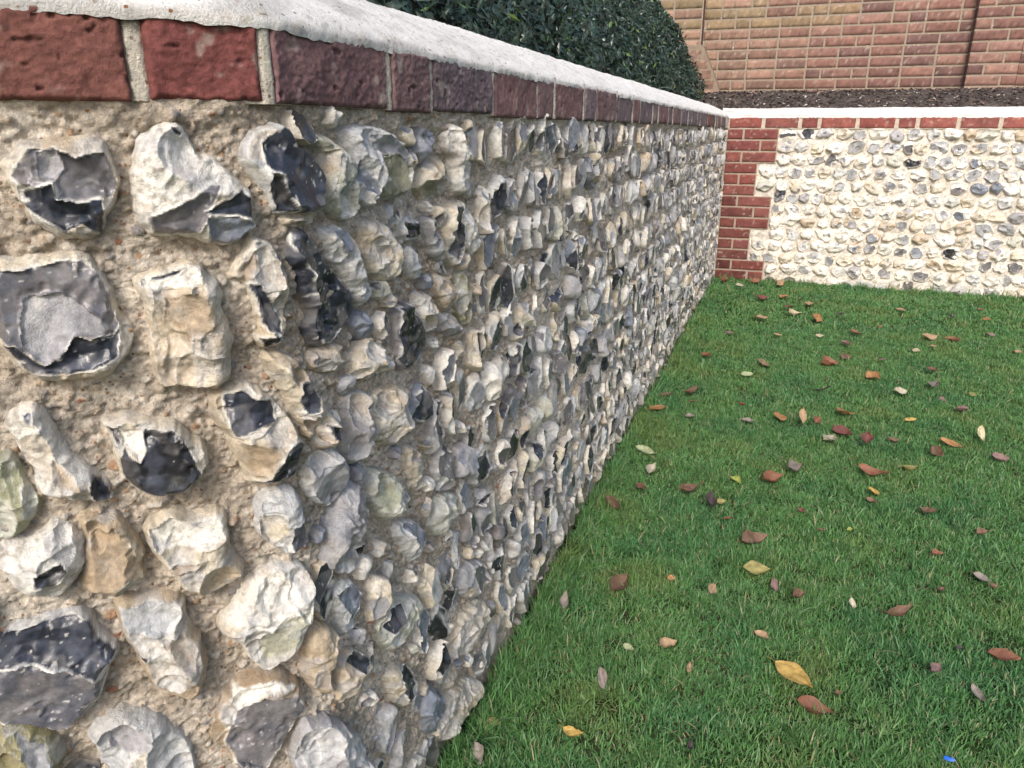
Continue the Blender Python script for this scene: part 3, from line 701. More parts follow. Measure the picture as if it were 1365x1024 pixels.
# pale joints behind course and quoin
Qj, Vj = np.meshgrid(np.arange(0.0, 5.1, .01), np.linspace(0, 1, 10), indexing='ij'); Zj = zb_far(Qj) - .006 + Vj * .085
mesh_obj("brick_joint", FAR.at(Qj.ravel(), (-.003 + .002 * fbm(Qj / .02, Zj / .02, 0, 1, 2)).ravel(), Zj.ravel()), grid_quads(*Qj.shape), None, np.array((.48, .41, .34)) * np.ones((Qj.size, 3)), M_MORTARF, far_root)
Ai = Acc()
for z0, z1, e in edges:
    Qj, Vj = np.meshgrid(np.linspace(0.0, e + .006, 40), np.linspace(z0 - .0055, z1 + .005, 9), indexing='ij')
    Ai.add(FAR.at(Qj.ravel(), (-.004 + .0015 * fbm(Qj / .02, Vj / .02, 0, 1, 2)).ravel(), Vj.ravel()), grid_quads(*Qj.shape), None, np.array((.34, .27, .215)) * np.ones((Qj.size, 3)))
Ai.obj("quoin_joint", M_MORTARF, far_root)
cand = []; r = np.random.default_rng(31)
for row in range(13):
    q = .225
    while q < 5.0:
        a = r.uniform(.036, .062); bb = r.uniform(.035, .045); zz = float(zb_far(0)) - .042 - row * .0835 + r.normal(0, .005)
        lim = max([e for z0, z1, e in edges if z1 > zz - bb * .8 and z0 < zz + bb * .8] + [0])
        if q < lim + .008: q = lim + .008
        cand.append((q + a, zz, a, bb)); q += 2 * a + r.uniform(-.004, .010)
inv = [(-(a * b) / math.dist(FAR.at(np.array([q]), 0, z)[0], (0, 0, CAM_Z)) ** 2 if inview(FAR.at(np.array([q]), 0, z)[0]) else 0) for q, z, a, b in cand]
own = set(np.argsort(inv)[:100].tolist()); acc = Acc()
for i, (q, z, a, b) in enumerate(cand):
    if z < -.01: continue
    g = gen_flint(FAR, q, z, a, b, r.uniform(.028, .040), 34, 11, rand_kind(r, True), 5000 + i)
    if i in own: mesh_obj("flint", *g[:3], g[3], M_FLINT, far_root)
    else: acc.add(*g)
o = acc.obj("flint_facing", M_FLINT, far_root, smooth=False); o["kind"] = "stuff"; o["label"] = "remaining pale flints of the far wall face"

# ------------------------------------------------------------------ back brick wall with piers
BW0 = np.array([1.6, 6.55]); BWD = np.array([math.cos(math.radians(20)), -math.sin(math.radians(20))]); BWN = np.array([-BWD[1], BWD[0]]) * -1
if BWN[1] > 0: BWN = -BWN
bw = empty("brick_wall", (float(BW0[0] + 1), float(BW0[1] - .36), 1.3), "tall weathered red brick garden wall with shallow piers behind the planting bed", "wall")
def bw_at(u, off, z):
    u = np.asarray(u, float); p = BW0[None] + u[:, None] * BWD + np.asarray(off)[:, None] * BWN
    return np.concatenate([p, (np.zeros(len(u)) + z)[:, None]], 1)
class BWPath:
    def at(s, q, off, z):
        q = np.asarray(q, float); off = np.zeros_like(q) + off
        return bw_at(q, off, z)
BWP = BWPath()
r = np.random.default_rng(77)
PIER = [(-.62, -.06), (1.85, 2.17)]; PROJ = .10
def bcol(u, z):
    base = np.array([(.200, .105, .083), (.185, .098, .080), (.225, .120, .094), (.150, .085, .074), (.245, .140, .110)][r.integers(0, 5)])
    t = float(np.clip(1 - (u + .2) / 1.1, 0, 1))
    base = base * np.array((1.12, 1.12, 1.15)) * (1 - .45 * t) + np.array((.40, .28, .19)) * .45 * t
    if u < .9 and z > 1.78 and r.random() < .6: base = base * .7 + np.array((.25, .25, .10)) * .3     # moss stained bricks high on the wall
    return tuple(base * r.uniform(.72, 1.02))
face = Acc(); piers = [Acc(), Acc()]
for row in range(26):
    z0 = 1.20 + row * .075; z1 = z0 + .064
    q = -4.2 + (.1125 if row % 2 else 0); hdr = False
    while q < 4.6:
        L = .103 if r.random() < .12 else .214
        if not any(a - .01 < q and q + L < b + .01 for a, b in PIER):
            qa, qb_ = q, q + L
            for a, b in PIER:
                if qa < a < qb_: qb_ = a - .004
                if qa < b < qb_: qa = b + .004
            if qb_ - qa > .02: brick_patch(BWP, qa, qb_, z0, z1, .013, 900 + row * 60 + int(q * 9), .002, bcol(q, z0), face)
        q += L + .011
    for k, (a, b) in enumerate(PIER):
        n = (.214, .1) if row % 2 == 0 else (.1, .214)
        if k == 0: n = (.214, .1, .214) if row % 2 == 0 else (.1, .214, .214)
        q = a
        for L in n:
            L2 = min(L, b - q)
            brick_patch(BWP, q, q + L2, z0, z1, .013, 3000 + row * 7 + k, PROJ + .002, bcol(a, z0), piers[k]); q += L + .011
        # returns of the pier: end faces of its bricks
        for e, sgn in ((a, -1), (b, 1)):
            pts = bw_at(np.array([e, e, e, e]), np.array([-.01, PROJ - .004, PROJ - .004, -.01]), np.array([z0, z0, z1, z1]))
            pts[:, :2] += BWD * sgn * .002
            piers[k].add(pts, [[0, 1, 2, 3]], None, np.array(bcol(1.5, 1.3)) * .9 * np.ones((4, 3)))
face.obj("brick_face", M_BRICKF, bw)
for k in (0, 1): piers[k].obj("pier", M_BRICKF, bw)
def box_on(path_at, u0, u1, o0, o1, z0, z1):
    P = []
    for z in (z0, z1):
        P.append(path_at(np.array([u0, u1, u1, u0]), np.array([o0, o0, o1, o1]), np.full(4, z)))
    return np.concatenate(P), [[0, 1, 2, 3], [4, 5, 6, 7], [0, 1, 5, 4], [1, 2, 6, 5], [2, 3, 7, 6], [3, 0, 4, 7]]
A = Acc(); JC = np.array((.28, .23, .18))
for u0, u1, o0, o1, z1 in [(-4.25, 4.65, -.33, -.004, 3.15), (PIER[0][0] + .001, PIER[0][1] - .001, -.02, PROJ - .004, 3.14), (PIER[1][0] + .001, PIER[1][1] - .001, -.02, PROJ - .004, 3.14)]:
    V, Q = box_on(bw_at, u0, u1, o0, o1, .9, z1); A.add(V, Q, None, JC * np.ones((8, 3)))
A.obj("pointing", M_MORTARF, bw, smooth=False)
# raked brick buttress at the foot of the pier beside the hedge
pu = [(PIER[0][0] + .02, 1.22), (PIER[0][1] + .20, 1.22), (PIER[0][1] + .17, 1.36), (PIER[0][1] + .02, 1.68), (PIER[0][0] + .02, 1.68)]
A = Acc(); n_ = 12; rows = []
bcore = np.array((.26, .20, .15))
for t in np.linspace(0, 1, n_):
    z = 1.22 + t * .46; ue = np.interp(z, [1.22, 1.36, 1.68], [pu[1][0], pu[2][0], pu[3][0]])
    for u, o_ in ((pu[0][0], -.01), (pu[0][0], .128), (ue, .128), (ue, -.01)): rows.append(bw_at(np.array([u]), np.array([o_]), z)[0])
A.add(np.array(rows), grid_quads(n_, 4), None, bcore * np.ones((n_ * 4, 3))); A.add(np.array(rows[-4:]), [[0, 1, 2, 3]], None, bcore * np.ones((4, 3)))
for row in range(6):
    z0 = 1.20 + row * .075 + .003; z1 = z0 + .064; ue = float(np.interp(z1, [1.22, 1.36, 1.68], [pu[1][0], pu[2][0], pu[3][0]])) - .006; q = pu[0][0] + .004 + (.11 if row % 2 else 0)
    if row % 2: brick_patch(BWP, pu[0][0] + .004, q - .011, z0, z1, .013, 4500 + row, .132, bcol(.1, 1.3), A)
    while q < ue - .02:
        brick_patch(BWP, q, min(q + .214, ue), z0, z1, .013, 4600 + row * 9 + int(q * 20), .132, bcol(.1, 1.3), A); q += .225
A.obj("buttress", M_BRICKF, bw, smooth=False)
V, Q = box_on(bw_at, -4.3, 4.7, -.37, .03 + PROJ, 3.151, 3.23)
mesh_obj("coping", V, Q, None, np.array((.4, .35, .3)) * np.ones((8, 3)), M_COPE, bw, smooth=False)

# ------------------------------------------------------------------ ground, bed
def signed(P):   # >0 on the lawn side of the two wall faces
    ex = NEAR.P[-1] + np.arange(1, 120)[:, None] * .03 * np.array([-NEAR.N[-1][1], NEAR.N[-1][0]])
    out = np.empty(len(P)); Q = np.concatenate([NEAR.P[::8], ex]); N = np.concatenate([NEAR.N[::8], np.repeat(NEAR.N[-1:], len(ex), 0)])
    for i in range(0, len(P), 4000):
        d = P[i:i + 4000, None] - Q[None]; dd = (d ** 2).sum(-1); k = dd.argmin(1)
        out[i:i + 4000] = (d[np.arange(len(k)), k] * N[k]).sum(-1)
    return np.minimum(out, (P - CORNER[:2]) @ FAR.N[0])
def ground_z(x, y): return .006 * fbm(x / .5, y / .5, 0, 2, 2) + .02 * fbm(x / 2.5, y / 2.5, 0, 5, 1)*0
g = np.concatenate([[-400, -60, -12], np.arange(-3, 7.01, .06), [14, 60, 400]])
X, Y = np.meshgrid(g, g, indexing='ij'); Z = np.where((abs(X) < 8) & (abs(Y) < 8), ground_z(X, Y), 0)
gc = mix(np.array((.030, .050, .016)) * np.ones(X.shape + (3,)), np.array((.06, .048, .028)), sm(-.2, .8, fbm(X / .2, Y / .2, 0, 41, 3)))
tag(mesh_obj("lawn_ground", np.stack([X, Y, Z], -1).reshape(-1, 3), grid_quads(*X.shape), None, gc.reshape(-1, 3), M_SOIL), "dark earth under the mown lawn", None, kind="structure")
# raised soil bed behind both flint walls
gx = np.arange(-6, 6.5, .06); gy = np.arange(-1.5, 9.5, .06)
X, Y = np.meshgrid(gx, gy, indexing='ij'); P = np.stack([X.ravel(), Y.ravel()], 1)
sg = signed(P); db = ((P - BW0) * BWN).sum(1)     # distance in front of the back wall
dw = np.clip(-sg - .2, 0, 10)
Zb = 1.115 + .05 * sm(0, .3, dw) + .16 * sm(1.1, .0, db) * sm(.0, .5, dw) * 0 + .165 * (1 - sm(.0, 1.0, np.clip(db, 0, 9))) + .012 * fbm(P[:, 0] / .12, P[:, 1] / .12, 0, 6, 3) * sm(.1, .3, dw)
Zb = np.where(db < 0, 1.25, Zb)
Q = grid_quads(*X.shape); keep = (sg[Q] < -.14).all(1)
cb = mix(np.array((.075, .062, .058)) * np.ones((len(P), 3)), np.array((.14, .115, .10)), sm(-.3, .8, fbm(P[:, 0] / .05, P[:, 1] / .05, 0, 46, 3)))
tag(mesh_obj("soil_bed", np.concatenate([P, Zb[:, None]], 1), Q[keep], None, cb, M_SOIL), "dark mulched soil of the raised bed", None, kind="structure")
# pale chips and crumbs on the bed
r = np.random.default_rng(8); n = 9000
U = r.uniform(-1.2, 3.2, n); D = r.uniform(.03, .95, n)
P2 = BW0[None] + U[:, None] * BWD + D[:, None] * BWN; s2 = signed(P2); ok = s2 < -.28; P2 = P2[ok]; D = D[ok]; n = len(P2)
zz = 1.165 + .165 * (1 - sm(0, 1.0, D)) + .004
an = r.uniform(0, 6.28, n); L = r.uniform(.003, .012, n) ; wd = L * r.uniform(.3, .6, n)
V = np.zeros((n, 4, 3)); cs, sn = np.cos(an), np.sin(an); tl = r.normal(0, .35, n)
for k, (a, b) in enumerate(((-1, -1), (1, -1), (1, 1), (-1, 1))):
    V[:, k, 0] = P2[:, 0] + cs * a * L - sn * b * wd; V[:, k, 1] = P2[:, 1] + sn * a * L + cs * b * wd; V[:, k, 2] = zz + a * L * tl + .003 + b * wd * .4
pal = np.array([(.13, .11, .10), (.08, .068, .065), (.19, .15, .13), (.6, .54, .48), (.25, .16, .12)]); cc = pal[r.choice(5, n, p=[.34, .30, .16, .09, .11])]
tag(mesh_obj("bark_mulch", V.reshape(-1, 3), np.arange(n * 4).reshape(-1, 4), None, np.repeat(cc, 4, 0), M_SOIL, smooth=False), "chipped bark mulch and pale crumbs strewn along the bed", None, kind="stuff")

# ------------------------------------------------------------------ grass
def blades(P, hgt, wid, r, lean=.55):
    n = len(P); az = r.uniform(0, 6.28, n); ln = abs(r.normal(lean, .35, n)); h = hgt
    dx, dy = np.cos(az), np.sin(az); wx, wy = -dy, dx
    tw = r.uniform(-.9, .9, n); wx, wy = wx * np.cos(tw) - wy * np.sin(tw), wx * np.sin(tw) + wy * np.cos(tw)
    z0 = ground_z(P[:, 0], P[:, 1]) - .004
    V = np.zeros((n, 7, 3)); 
    for k, (t, w) in enumerate(((0, .8), (.42, 1), (.78, .7))):
        ox = dx * ln * h * t ** 1.7; oy = dy * ln * h * t ** 1.7; oz = h * t * (1 - .30 * t * np.clip(ln, 0, 1.4))
        for s_, sg_ in ((0, -1), (1, 1)):
            V[:, k * 2 + s_] = np.stack([P[:, 0] + ox + wx * wid * w * sg_, P[:, 1] + oy + wy * wid * w * sg_, z0 + oz], -1)
    V[:, 6] = np.stack([P[:, 0] + dx * ln * h * 1.12, P[:, 1] + dy * ln * h * 1.12, z0 + h * (1 - .36 * np.clip(ln, 0, 1.4))], -1)
    b = np.arange(n)[:, None] * 7
    Q = np.concatenate([b + np.array([[0, 1, 3, 2]]), b + np.array([[2, 3, 5, 4]])]); T = b + np.array([[4, 5, 6]])
    return V.reshape(-1, 3), Q, T
r = np.random.default_rng(55)
zones = [(.55, 1.7, 92000, .0012), (1.7, 2.8, 115000, .0014), (2.8, 4.0, 95000, .0017), (4.0, 6.4, 95000, .0023)]
VV, QQ, TT, CC, nn = [], [], [], [], 0
for y0, y1, n, wd in zones:
    Y = r.uniform(y0, y1, n * 2); xl = NEAR.P[:, 0].min(); lo = -.25 + (Y - .7) * .36; hi = np.minimum(.12 + Y * .78, 4.6)
    X = lo + (hi - lo) * r.random(n * 2); P = np.stack([X, Y], 1)
    s_ = signed(P); w_ = (hi - lo) / (hi - lo).max(); ok = (s_ > .0) & (r.random(n * 2) < w_)
    dens = fbm(X / .045, Y / .045, 0, 91, 2); ok &= r.random(n * 2) < (.78 + .5 * dens); P = P[ok]; s_ = s_[ok]
    tuft = 1.5 * fbm(P[:, 0] / .05, P[:, 1] / .05, 0, 92, 2)
    hg = r.uniform(.012, .026, len(P)) * (1 + .28 * tuft) * (1 + .9 * (1 - sm(.0, .12, s_)) )
    long = r.random(len(P)) < .06; hg = np.where(long, hg * 1.7, hg)
    V, Q, T = blades(P, hg, wd * r.uniform(.7, 1.3, len(P)), r)
    n1 = fbm(P[:, 0] / .16, P[:, 1] / .16, 0, 93, 3); n2 = r.random(len(P))
    c = mix(np.array((.082, .212, .060)) * np.ones((len(P), 3)), np.array((.150, .305, .100)), n2)
    c = mix(c, np.array((.062, .195, .075)), sm(0, .8, n1) * .6); c = mix(c, np.array((.19, .25, .07)), sm(.15, .9, -n1) * .5)
    u = r.random(len(P)); c = mix(c, np.array((.36, .32, .18)), (u < .055) * .9); c = mix(c, np.array((.19, .32, .16)), ((u > .86)) * .85)
    VV.append(V); QQ.append(Q + nn); TT.append(T + nn); CC.append(np.repeat(c, 7, 0)); nn += len(V)
tag(mesh_obj("grass", np.concatenate(VV), np.concatenate(QQ), np.concatenate(TT), np.concatenate(CC), M_GRASS), "short green mown lawn grass with a few dry blades", None, kind="stuff")

# ------------------------------------------------------------------ fallen leaves
LC = dict(rust=(.25, .11, .065), tan=(.40, .27, .16), orange=(.40, .21, .09), purple=(.17, .065, .055), brown=(.17, .10, .065), dark=(.06, .045, .045), yellow=(.60, .40, .12),
          grey=(.27, .23, .20), pale=(.50, .45, .33), cream=(.60, .50, .32), mauve=(.24, .15, .14), olive=(.28, .25, .09), lime=(.38, .42, .10), sage=(.42, .46, .26), red=(.28, .03, .02))
def leaf(x, y, lpx, ang, col, curl, wr, seed):
    r = np.random.default_rng(seed)
    dx, dy = math.cos(math.radians(ang)) * lpx / 2, -math.sin(math.radians(ang)) * lpx / 2
    a = ground(x - dx, y - dy, .028); b = ground(x + dx, y + dy, .028); mid = (a + b) / 2; d = b - a; L = min(np.linalg.norm(d), .105); d = d / np.linalg.norm(d)
    # keep clear of the wall
    s_ = signed(mid[None, :2])[0]
    if s_ < .03: mid[:2] += NEAR.N[len(NEAR.s) // 2] * (.03 - s_) if mid[1] < 5 else FAR.N[10] * (.03 - s_)
    L = max(L * (.98 if y > 600 else .88), .012); curl = min(.9, curl * 1.35); wr = min(.72, wr * (1.5 if abs(ang) < 45 else 1.2)); nu, nv = 19, 9
    u = np.linspace(0, 1, nu); v = np.linspace(-1, 1, nv); U, Vv = np.meshgrid(u, v, indexing='ij')
    w = L * wr * .5 * np.sin(np.pi * np.clip(U, 0, 1) ** .85) ** 1.0 * (1 - .25 * U ** 3) * (1 + .08 * fbm(U * 5, np.sign(Vv) * 2., seed, 7, 2)) + .0004
    yy = Vv * w; xx = (U - .5) * L
    z = .004 + curl * L * (.55 * (U - .5) ** 2 * 2) + curl * abs(Vv) ** 1.4 * w * .9 + .0018 * fbm(U * 4, Vv * 1.5, seed, 3, 2) + .03 * L * fbm(U * 2.5, Vv, seed, 9, 2) * (1 + 2 * curl)
    yy = yy * (1 - .35 * curl * abs(Vv)); yy += L * .10 * r.normal() * (U - .5) ** 2 * 2
    tilt = r.normal(0, .12 + .15 * curl); roll = r.uniform(.05, .55) * (1 if d[0] > 0 else -1)
    z = z + yy * roll + xx * tilt * .6
    if abs(ang) > 55 and lpx > 15: xx = xx * .66; yy = yy * .85; z = z + ((xx if ang > 0 else -xx) + L * .4) * .65
    pts = mid + xx[..., None] * d + yy[..., None] * np.array([-d[1], d[0], 0]); pts[..., 2] = np.maximum(z, -.018) + .019 + r.uniform(-.005, .004)
    base = np.array(LC[col]) * r.uniform(.78, 1.0); c = base * np.ones(U.shape + (3,))
    c = mix(c, base * .5, sm(.1, .8, fbm(U * 4, Vv * 2, seed, 21, 3)) * .7); c = mix(c, base * np.array((1.3, 1.35, 1.4)), (abs(Vv) < .13) * .45)
    c = mix(c, np.array((.14, .08, .04)), sm(.75, 1, abs(Vv)) * .35)
    vein = (np.abs(((U * 9 + abs(Vv) * 1.6) % 1) - .5) < .12); c = mix(c, base * 1.2, vein * .25)
    Vs = pts.reshape(-1, 3); Q = grid_quads(nu, nv); Cs = c.reshape(-1, 3)
    # stalk
    t = np.linspace(0, 1, 5); st = []
    e = pts[0, nv // 2]
    for k in t:
        p = e - d * k * L * .22 + np.array([0, 0, .002 * math.sin(k * 3)])
        for q in range(4): st.append(p + .0007 * (np.array([-d[1], d[0], 0]) * math.cos(q * 1.57) + np.array([0, 0, 1]) * math.sin(q * 1.57)))
    n0 = len(Vs); SQ = [[n0 + i * 4 + q, n0 + i * 4 + (q + 1) % 4, n0 + i * 4 + 4 + (q + 1) % 4, n0 + i * 4 + 4 + q] for i in range(4) for q in range(4)]
    o = mesh_obj("fallen_leaf", np.concatenate([Vs, np.array(st)]) - mid, np.concatenate([Q, SQ]), None, np.concatenate([Cs, base * .7 * np.ones((20, 3))]), M_LEAF)
    o.location = mid.tolist(); return o
# x, y, length in picture pixels, direction, colour, curl, width ratio, label ("" = described from the nearest landmark leaf)
LV = [
 (1059,899,62,-34,'yellow',.15,.40,"large yellow pointed leaf, biggest on the lawn"),
 (1088,943,52,-15,'rust',.5,.8,"crumpled russet leaf below the large yellow one"),
 (1338,872,46,-12,'rust',.3,.55,"broad rusty brown leaf lying low at the lawn's right-hand edge"),
 (763,975,30,-22,'yellow',.3,.42,"slim yellow-tan leaf alone on the dark grass near the wall foot"),
 (803,910,26,-65,'grey',.3,.45,"upright silvery grey leaf above the slim yellow-tan one"),
 (890,859,25,20,'tan',.5,.6,"small cupped tan leaf midway between the wall foot and the large yellow leaf"),
 (1017,844,23,-30,'tan',.3,.55,"tan oval leaf just beyond the large yellow one"),
 (639,1011,34,-70,'grey',.4,.4,"grey leaf propped against the wall foot at the nearest point"),
 (659,961,18,0,'olive',.3,.6,"yellow-olive leaf tucked under the lowest wall flints"),
 (1304,924,30,-50,'grey',.4,.4,"narrow grey leaf nearest to the broad rusty brown leaf"),
 (1248,891,16,30,'mauve',.4,.5,""),(1280,862,9,0,'dark',.3,.6,""),(1119,919,9,10,'brown',.3,.7,""),
 (1199,818,36,12,'brown',.6,.35,"long rolled rust-brown leaf past the two flat landmarks of yellow and russet"),
 (1136,810,16,-60,'pale',.4,.5,"pale torn leaf standing on edge left of the long rolled rust-brown leaf"),
 (1032,788,17,-60,'mauve',.5,.5,"mauve twisted leaf beside a rounded brown curl"),
 (1066,792,20,10,'brown',.8,.7,"rounded brown curled leaf beside the mauve twisted one"),
 (1008,759,38,-4,'olive',.35,.45,"olive and purple mottled leaf in the middle of the lawn"),
 (1005,718,36,12,'brown',.5,.45,"brown arched leaf just beyond the olive and purple mottled one"),
 (825,780,30,38,'brown',.5,.42,"brown withered leaf lying near the wall, closest of its size to it"),
 (896,767,13,0,'orange',.3,.5,""),(950,785,14,60,'tan',.4,.5,""),(838,860,16,-20,'sage',.3,.6,"pale green small leaf half sunk in grass near the wall"),
 (752,804,18,70,'grey',.4,.5,""),(919,890,12,80,'tan',.4,.4,""),(920,999,17,60,'dark',.5,.4,"dark slate coloured scrap of leaf in the nearest grass"),
 (1249,736,16,5,'rust',.4,.55,""),(1310,707,17,0,'brown',.5,.5,""),(1310,769,28,-20,'grey',.4,.6,"pale grey flattened leaf on the right with a brown one at its side"),
 (1325,781,13,0,'brown',.4,.6,""),(1133,703,8,0,'lime',.2,.8,""),(1095,706,8,0,'brown',.4,.7,""),(1256,782,10,20,'brown',.4,.6,""),
 (1237,682,25,-15,'brown',.5,.45,"brown narrow leaf with curled tip, alone on the right of the mid lawn"),
 (1069,678,10,-30,'purple',.5,.7,""),(970,690,11,0,'rust',.4,.6,""),(817,670,26,-45,'brown',.4,.35,"brown leaf leaning along the shaded wall foot"),
 (1166,656,13,-70,'yellow',.3,.55,"tiny yellow leaf standing up from a brown scrap"),(1162,666,17,-15,'brown',.6,.6,"brown scrap at the base of the tiny yellow leaf"),
 (1164,631,42,-14,'rust',.5,.38,"orange-brown boat-shaped leaf below the maroon ones"),
 (1154,594,42,78,'purple',.35,.85,"maroon leaf shaped like a spearhead, standing upright"),
 (1123,577,36,-25,'purple',.5,.6,"maroon crumpled leaf left of the maroon spearhead"),
 (1107,584,20,30,'pale',.3,.4,"pale bluish underside of a leaf against the maroon crumpled one"),
 (1270,592,38,-16,'orange',.35,.34,"bright orange narrow leaf arched on the grass"),
 (1307,586,30,-58,'cream',.3,.34,"cream willow-like leaf right of the bright orange narrow one"),
 (1334,611,26,-8,'mauve',.5,.5,"mauve-brown leaf just past the cream willow-like leaf"),
 (1249,604,20,-30,'brown',.4,.4,""),(1214,623,24,8,'olive',.5,.4,"olive-tan curled leaf right of the orange-brown boat-shaped one"),
 (1192,586,17,0,'brown',.4,.5,""),(1060,625,20,20,'grey',.6,.8,"grey crumpled leaf right of a rust curled one"),
 (1028,640,28,15,'rust',.7,.6,"rust curled leaf left of the grey crumpled one"),(982,637,16,-30,'lime',.3,.6,"yellow-green leaf scrap in the middle grass"),
 (947,675,18,80,'dark',.5,.55,"dark blue-grey leaf stood on end"),(961,669,14,0,'olive',.3,.6,""),
 (920,652,34,12,'brown',.7,.35,"brown leaf with up-curled ends left of centre lawn"),(854,651,18,-30,'brown',.5,.45,""),
 (862,601,30,-18,'sage',.25,.42,"pale green unwithered leaf by the wall foot"),(868,625,17,55,'pale',.35,.35,"pale sliver leaf beneath the pale green unwithered one"),
 (877,545,27,10,'orange',.35,.4,"orange leaf touching the foot of the long wall"),
 (887,526,22,5,'brown',.5,.3,""),(920,523,26,20,'brown',.5,.3,""),(924,534,12,0,'brown',.4,.4,""),(920,553,16,-5,'grey',.4,.5,""),
 (999,560,24,-8,'grey',.4,.4,"grey flat leaf left of three small tan ones"),(1040,557,14,-60,'orange',.3,.7,""),(1069,565,21,-75,'tan',.3,.35,"tan leaf standing like a blade between two small orange scraps"),
 (1090,560,10,40,'rust',.4,.6,""),(1126,551,28,8,'orange',.45,.6,"glowing orange rounded leaf beyond the maroon pair"),
 (1214,559,17,8,'yellow',.2,.35,"bright yellow slim leaf, alone"),(990,537,10,0,'red',.4,.7,"tiny dark red leaf scrap"),
 (1283,545,18,15,'mauve',.5,.6,""),(1257,533,12,-20,'mauve',.4,.5,""),(1297,524,14,-10,'olive',.4,.6,""),(1095,517,26,4,'dark',.4,.16,"thin black twig-like rolled leaf"),
 (1201,522,20,5,'pale',.4,.5,"pale grey leaf beyond the bright yellow slim one"),(1244,513,13,45,'grey',.4,.5,""),
 (1243,493,18,-12,'brown',.4,.5,""),(1164,502,26,-30,'orange',.4,.5,"orange-tan leaf right of a russet crumpled heap"),
 (1105,484,28,5,'rust',.7,.75,"russet crumpled leaf, biggest in the far half of the lawn"),(1129,476,18,10,'brown',.4,.4,""),
 (997,499,20,3,'sage',.2,.45,"pale green flat oval leaf in the far half of the lawn"),(1018,483,8,80,'tan',.3,.7,""),(942,473,16,-20,'rust',.4,.4,""),
 (1177,479,10,0,'mauve',.4,.7,""),(1222,466,12,-20,'cream',.3,.8,"small pale yellow leaf near the far right"),
 (1241,450,23,3,'tan',.4,.38,"tan leaf paired end to end with a rust one"),(1271,452,25,-14,'rust',.4,.4,"rust leaf paired end to end with a tan one"),
 (1245,461,12,0,'tan',.4,.6,""),(1315,426,14,-10,'orange',.3,.5,""),(1308,412,11,0,'rust',.4,.8,""),(1322,446,12,0,'mauve',.4,.5,""),(1357,468,15,0,'tan',.4,.4,""),
 (1268,422,10,5,'dark',.4,.4,""),(1141,443,18,-8,'rust',.5,.5,"rust leaf with dark fold well beyond the russet crumpled one"),(1127,458,16,-15,'mauve',.5,.5,""),
 (1093,447,14,0,'cream',.2,.4,""),(1037,446,12,0,'tan',.3,.5,""),(973,444,14,0,'mauve',.4,.4,""),
 (1201,413,15,-8,'tan',.3,.5,""),(1174,434,8,0,'rust',.4,.7,""),(1119,418,10,-10,'dark',.4,.5,""),(1090,425,12,60,'orange',.3,.7,"upright orange-tan leaf in the far grass"),
 (1078,405,8,80,'tan',.3,.6,""),(1059,418,24,5,'cream',.5,.5,"shredded cream leaf in the far grass"),(1052,410,14,-25,'brown',.4,.4,""),
 (1016,424,20,0,'tan',.4,.45,"tan leaf in two layers before the brick quoin"),(1016,398,24,5,'purple',.7,.4,"curled dark brown leaf before the brick quoin"),(1045,396,11,20,'orange',.3,.6,""),
 (986,379,14,0,'pale',.3,.4,"pinkish pale leaf at the foot of the brick quoin"),(966,374,17,10,'rust',.6,.6,"rust leaf in the inner corner of the two walls"),
 (1007,376,16,0,'rust',.6,.7,"folded russet leaf against the brick quoin base"),(1041,380,16,15,'tan',.6,.6,"tan leaf against the far flint wall base"),
]
land = [(i, l) for i, l in enumerate(LV) if l[7] and l[2] >= 16]
SHORT = {}
seen = set(l[7] for l in LV)
for i, l in enumerate(LV):
    o = leaf(*l[:7], 4000 + i)
    lab = l[7]
    if not lab:
        best = sorted(land, key=lambda m: math.hypot(m[1][0] - l[0], (m[1][1] - l[1]) * 1.6))
        for _, m in best:
            dx, dy = l[0] - m[0], l[1] - m[1]
            rel = ("right of" if dx > 0 else "left of") if abs(dx) > abs(dy) * 1.6 else ("nearer than" if dy > 0 else "beyond")
            nm = m[7].split(",")[0]
            for cut in (" below", " near ", " just", " lying", " alone", " above", " tucked", " nearest", " past", " left of", " right of", " beside", " in the", " with", " leaning", " on the", " at the", " half", " propped", " midway", " standing", " against", " beyond", " arched", " by the", " touching", " stood", " beneath", " before", " between", " paired", " well", " and"):
                if cut in nm and len(nm.split(cut)[0].split()) >= 3: nm = nm.split(cut)[0]
            lab = f"small {l[4].replace('lime', 'yellow-green')} leaf {rel} the {nm}"
            if lab not in seen: break
    seen.add(lab)
    tag(o, lab, "leaf", "fallen leaves scattered on the lawn")
# blue scrap of plastic
p = ground(1265, 1013, .03); pts = []; r = np.random.default_rng(3)
nu, nv = 9, 7
U, Vv = np.meshgrid(np.linspace(-1, 1, nu), np.linspace(-1, 1, nv), indexing='ij')
xx = U * .0085; yy = Vv * .0042 * (1 - .5 * U ** 2); zz = .004 * (1 - Vv ** 2) + .0015 * U
top = np.stack([xx * .75 - yy * .6, -xx * .6 - yy * .75, zz + .002], -1).reshape(-1, 3); bot = top.copy(); bot[:, 2] -= .0012
Qt = grid_quads(nu, nv)
o = mesh_obj("plastic_scrap", np.concatenate([top, bot]), np.concatenate([Qt, Qt[:, ::-1] + nu * nv]), None, np.array((.02, .12, .62)) * np.ones((2 * nu * nv, 3)), M_PLAST)
o.location = p.tolist(); tag(o, "tiny bright blue plastic scrap in the grass", "litter")

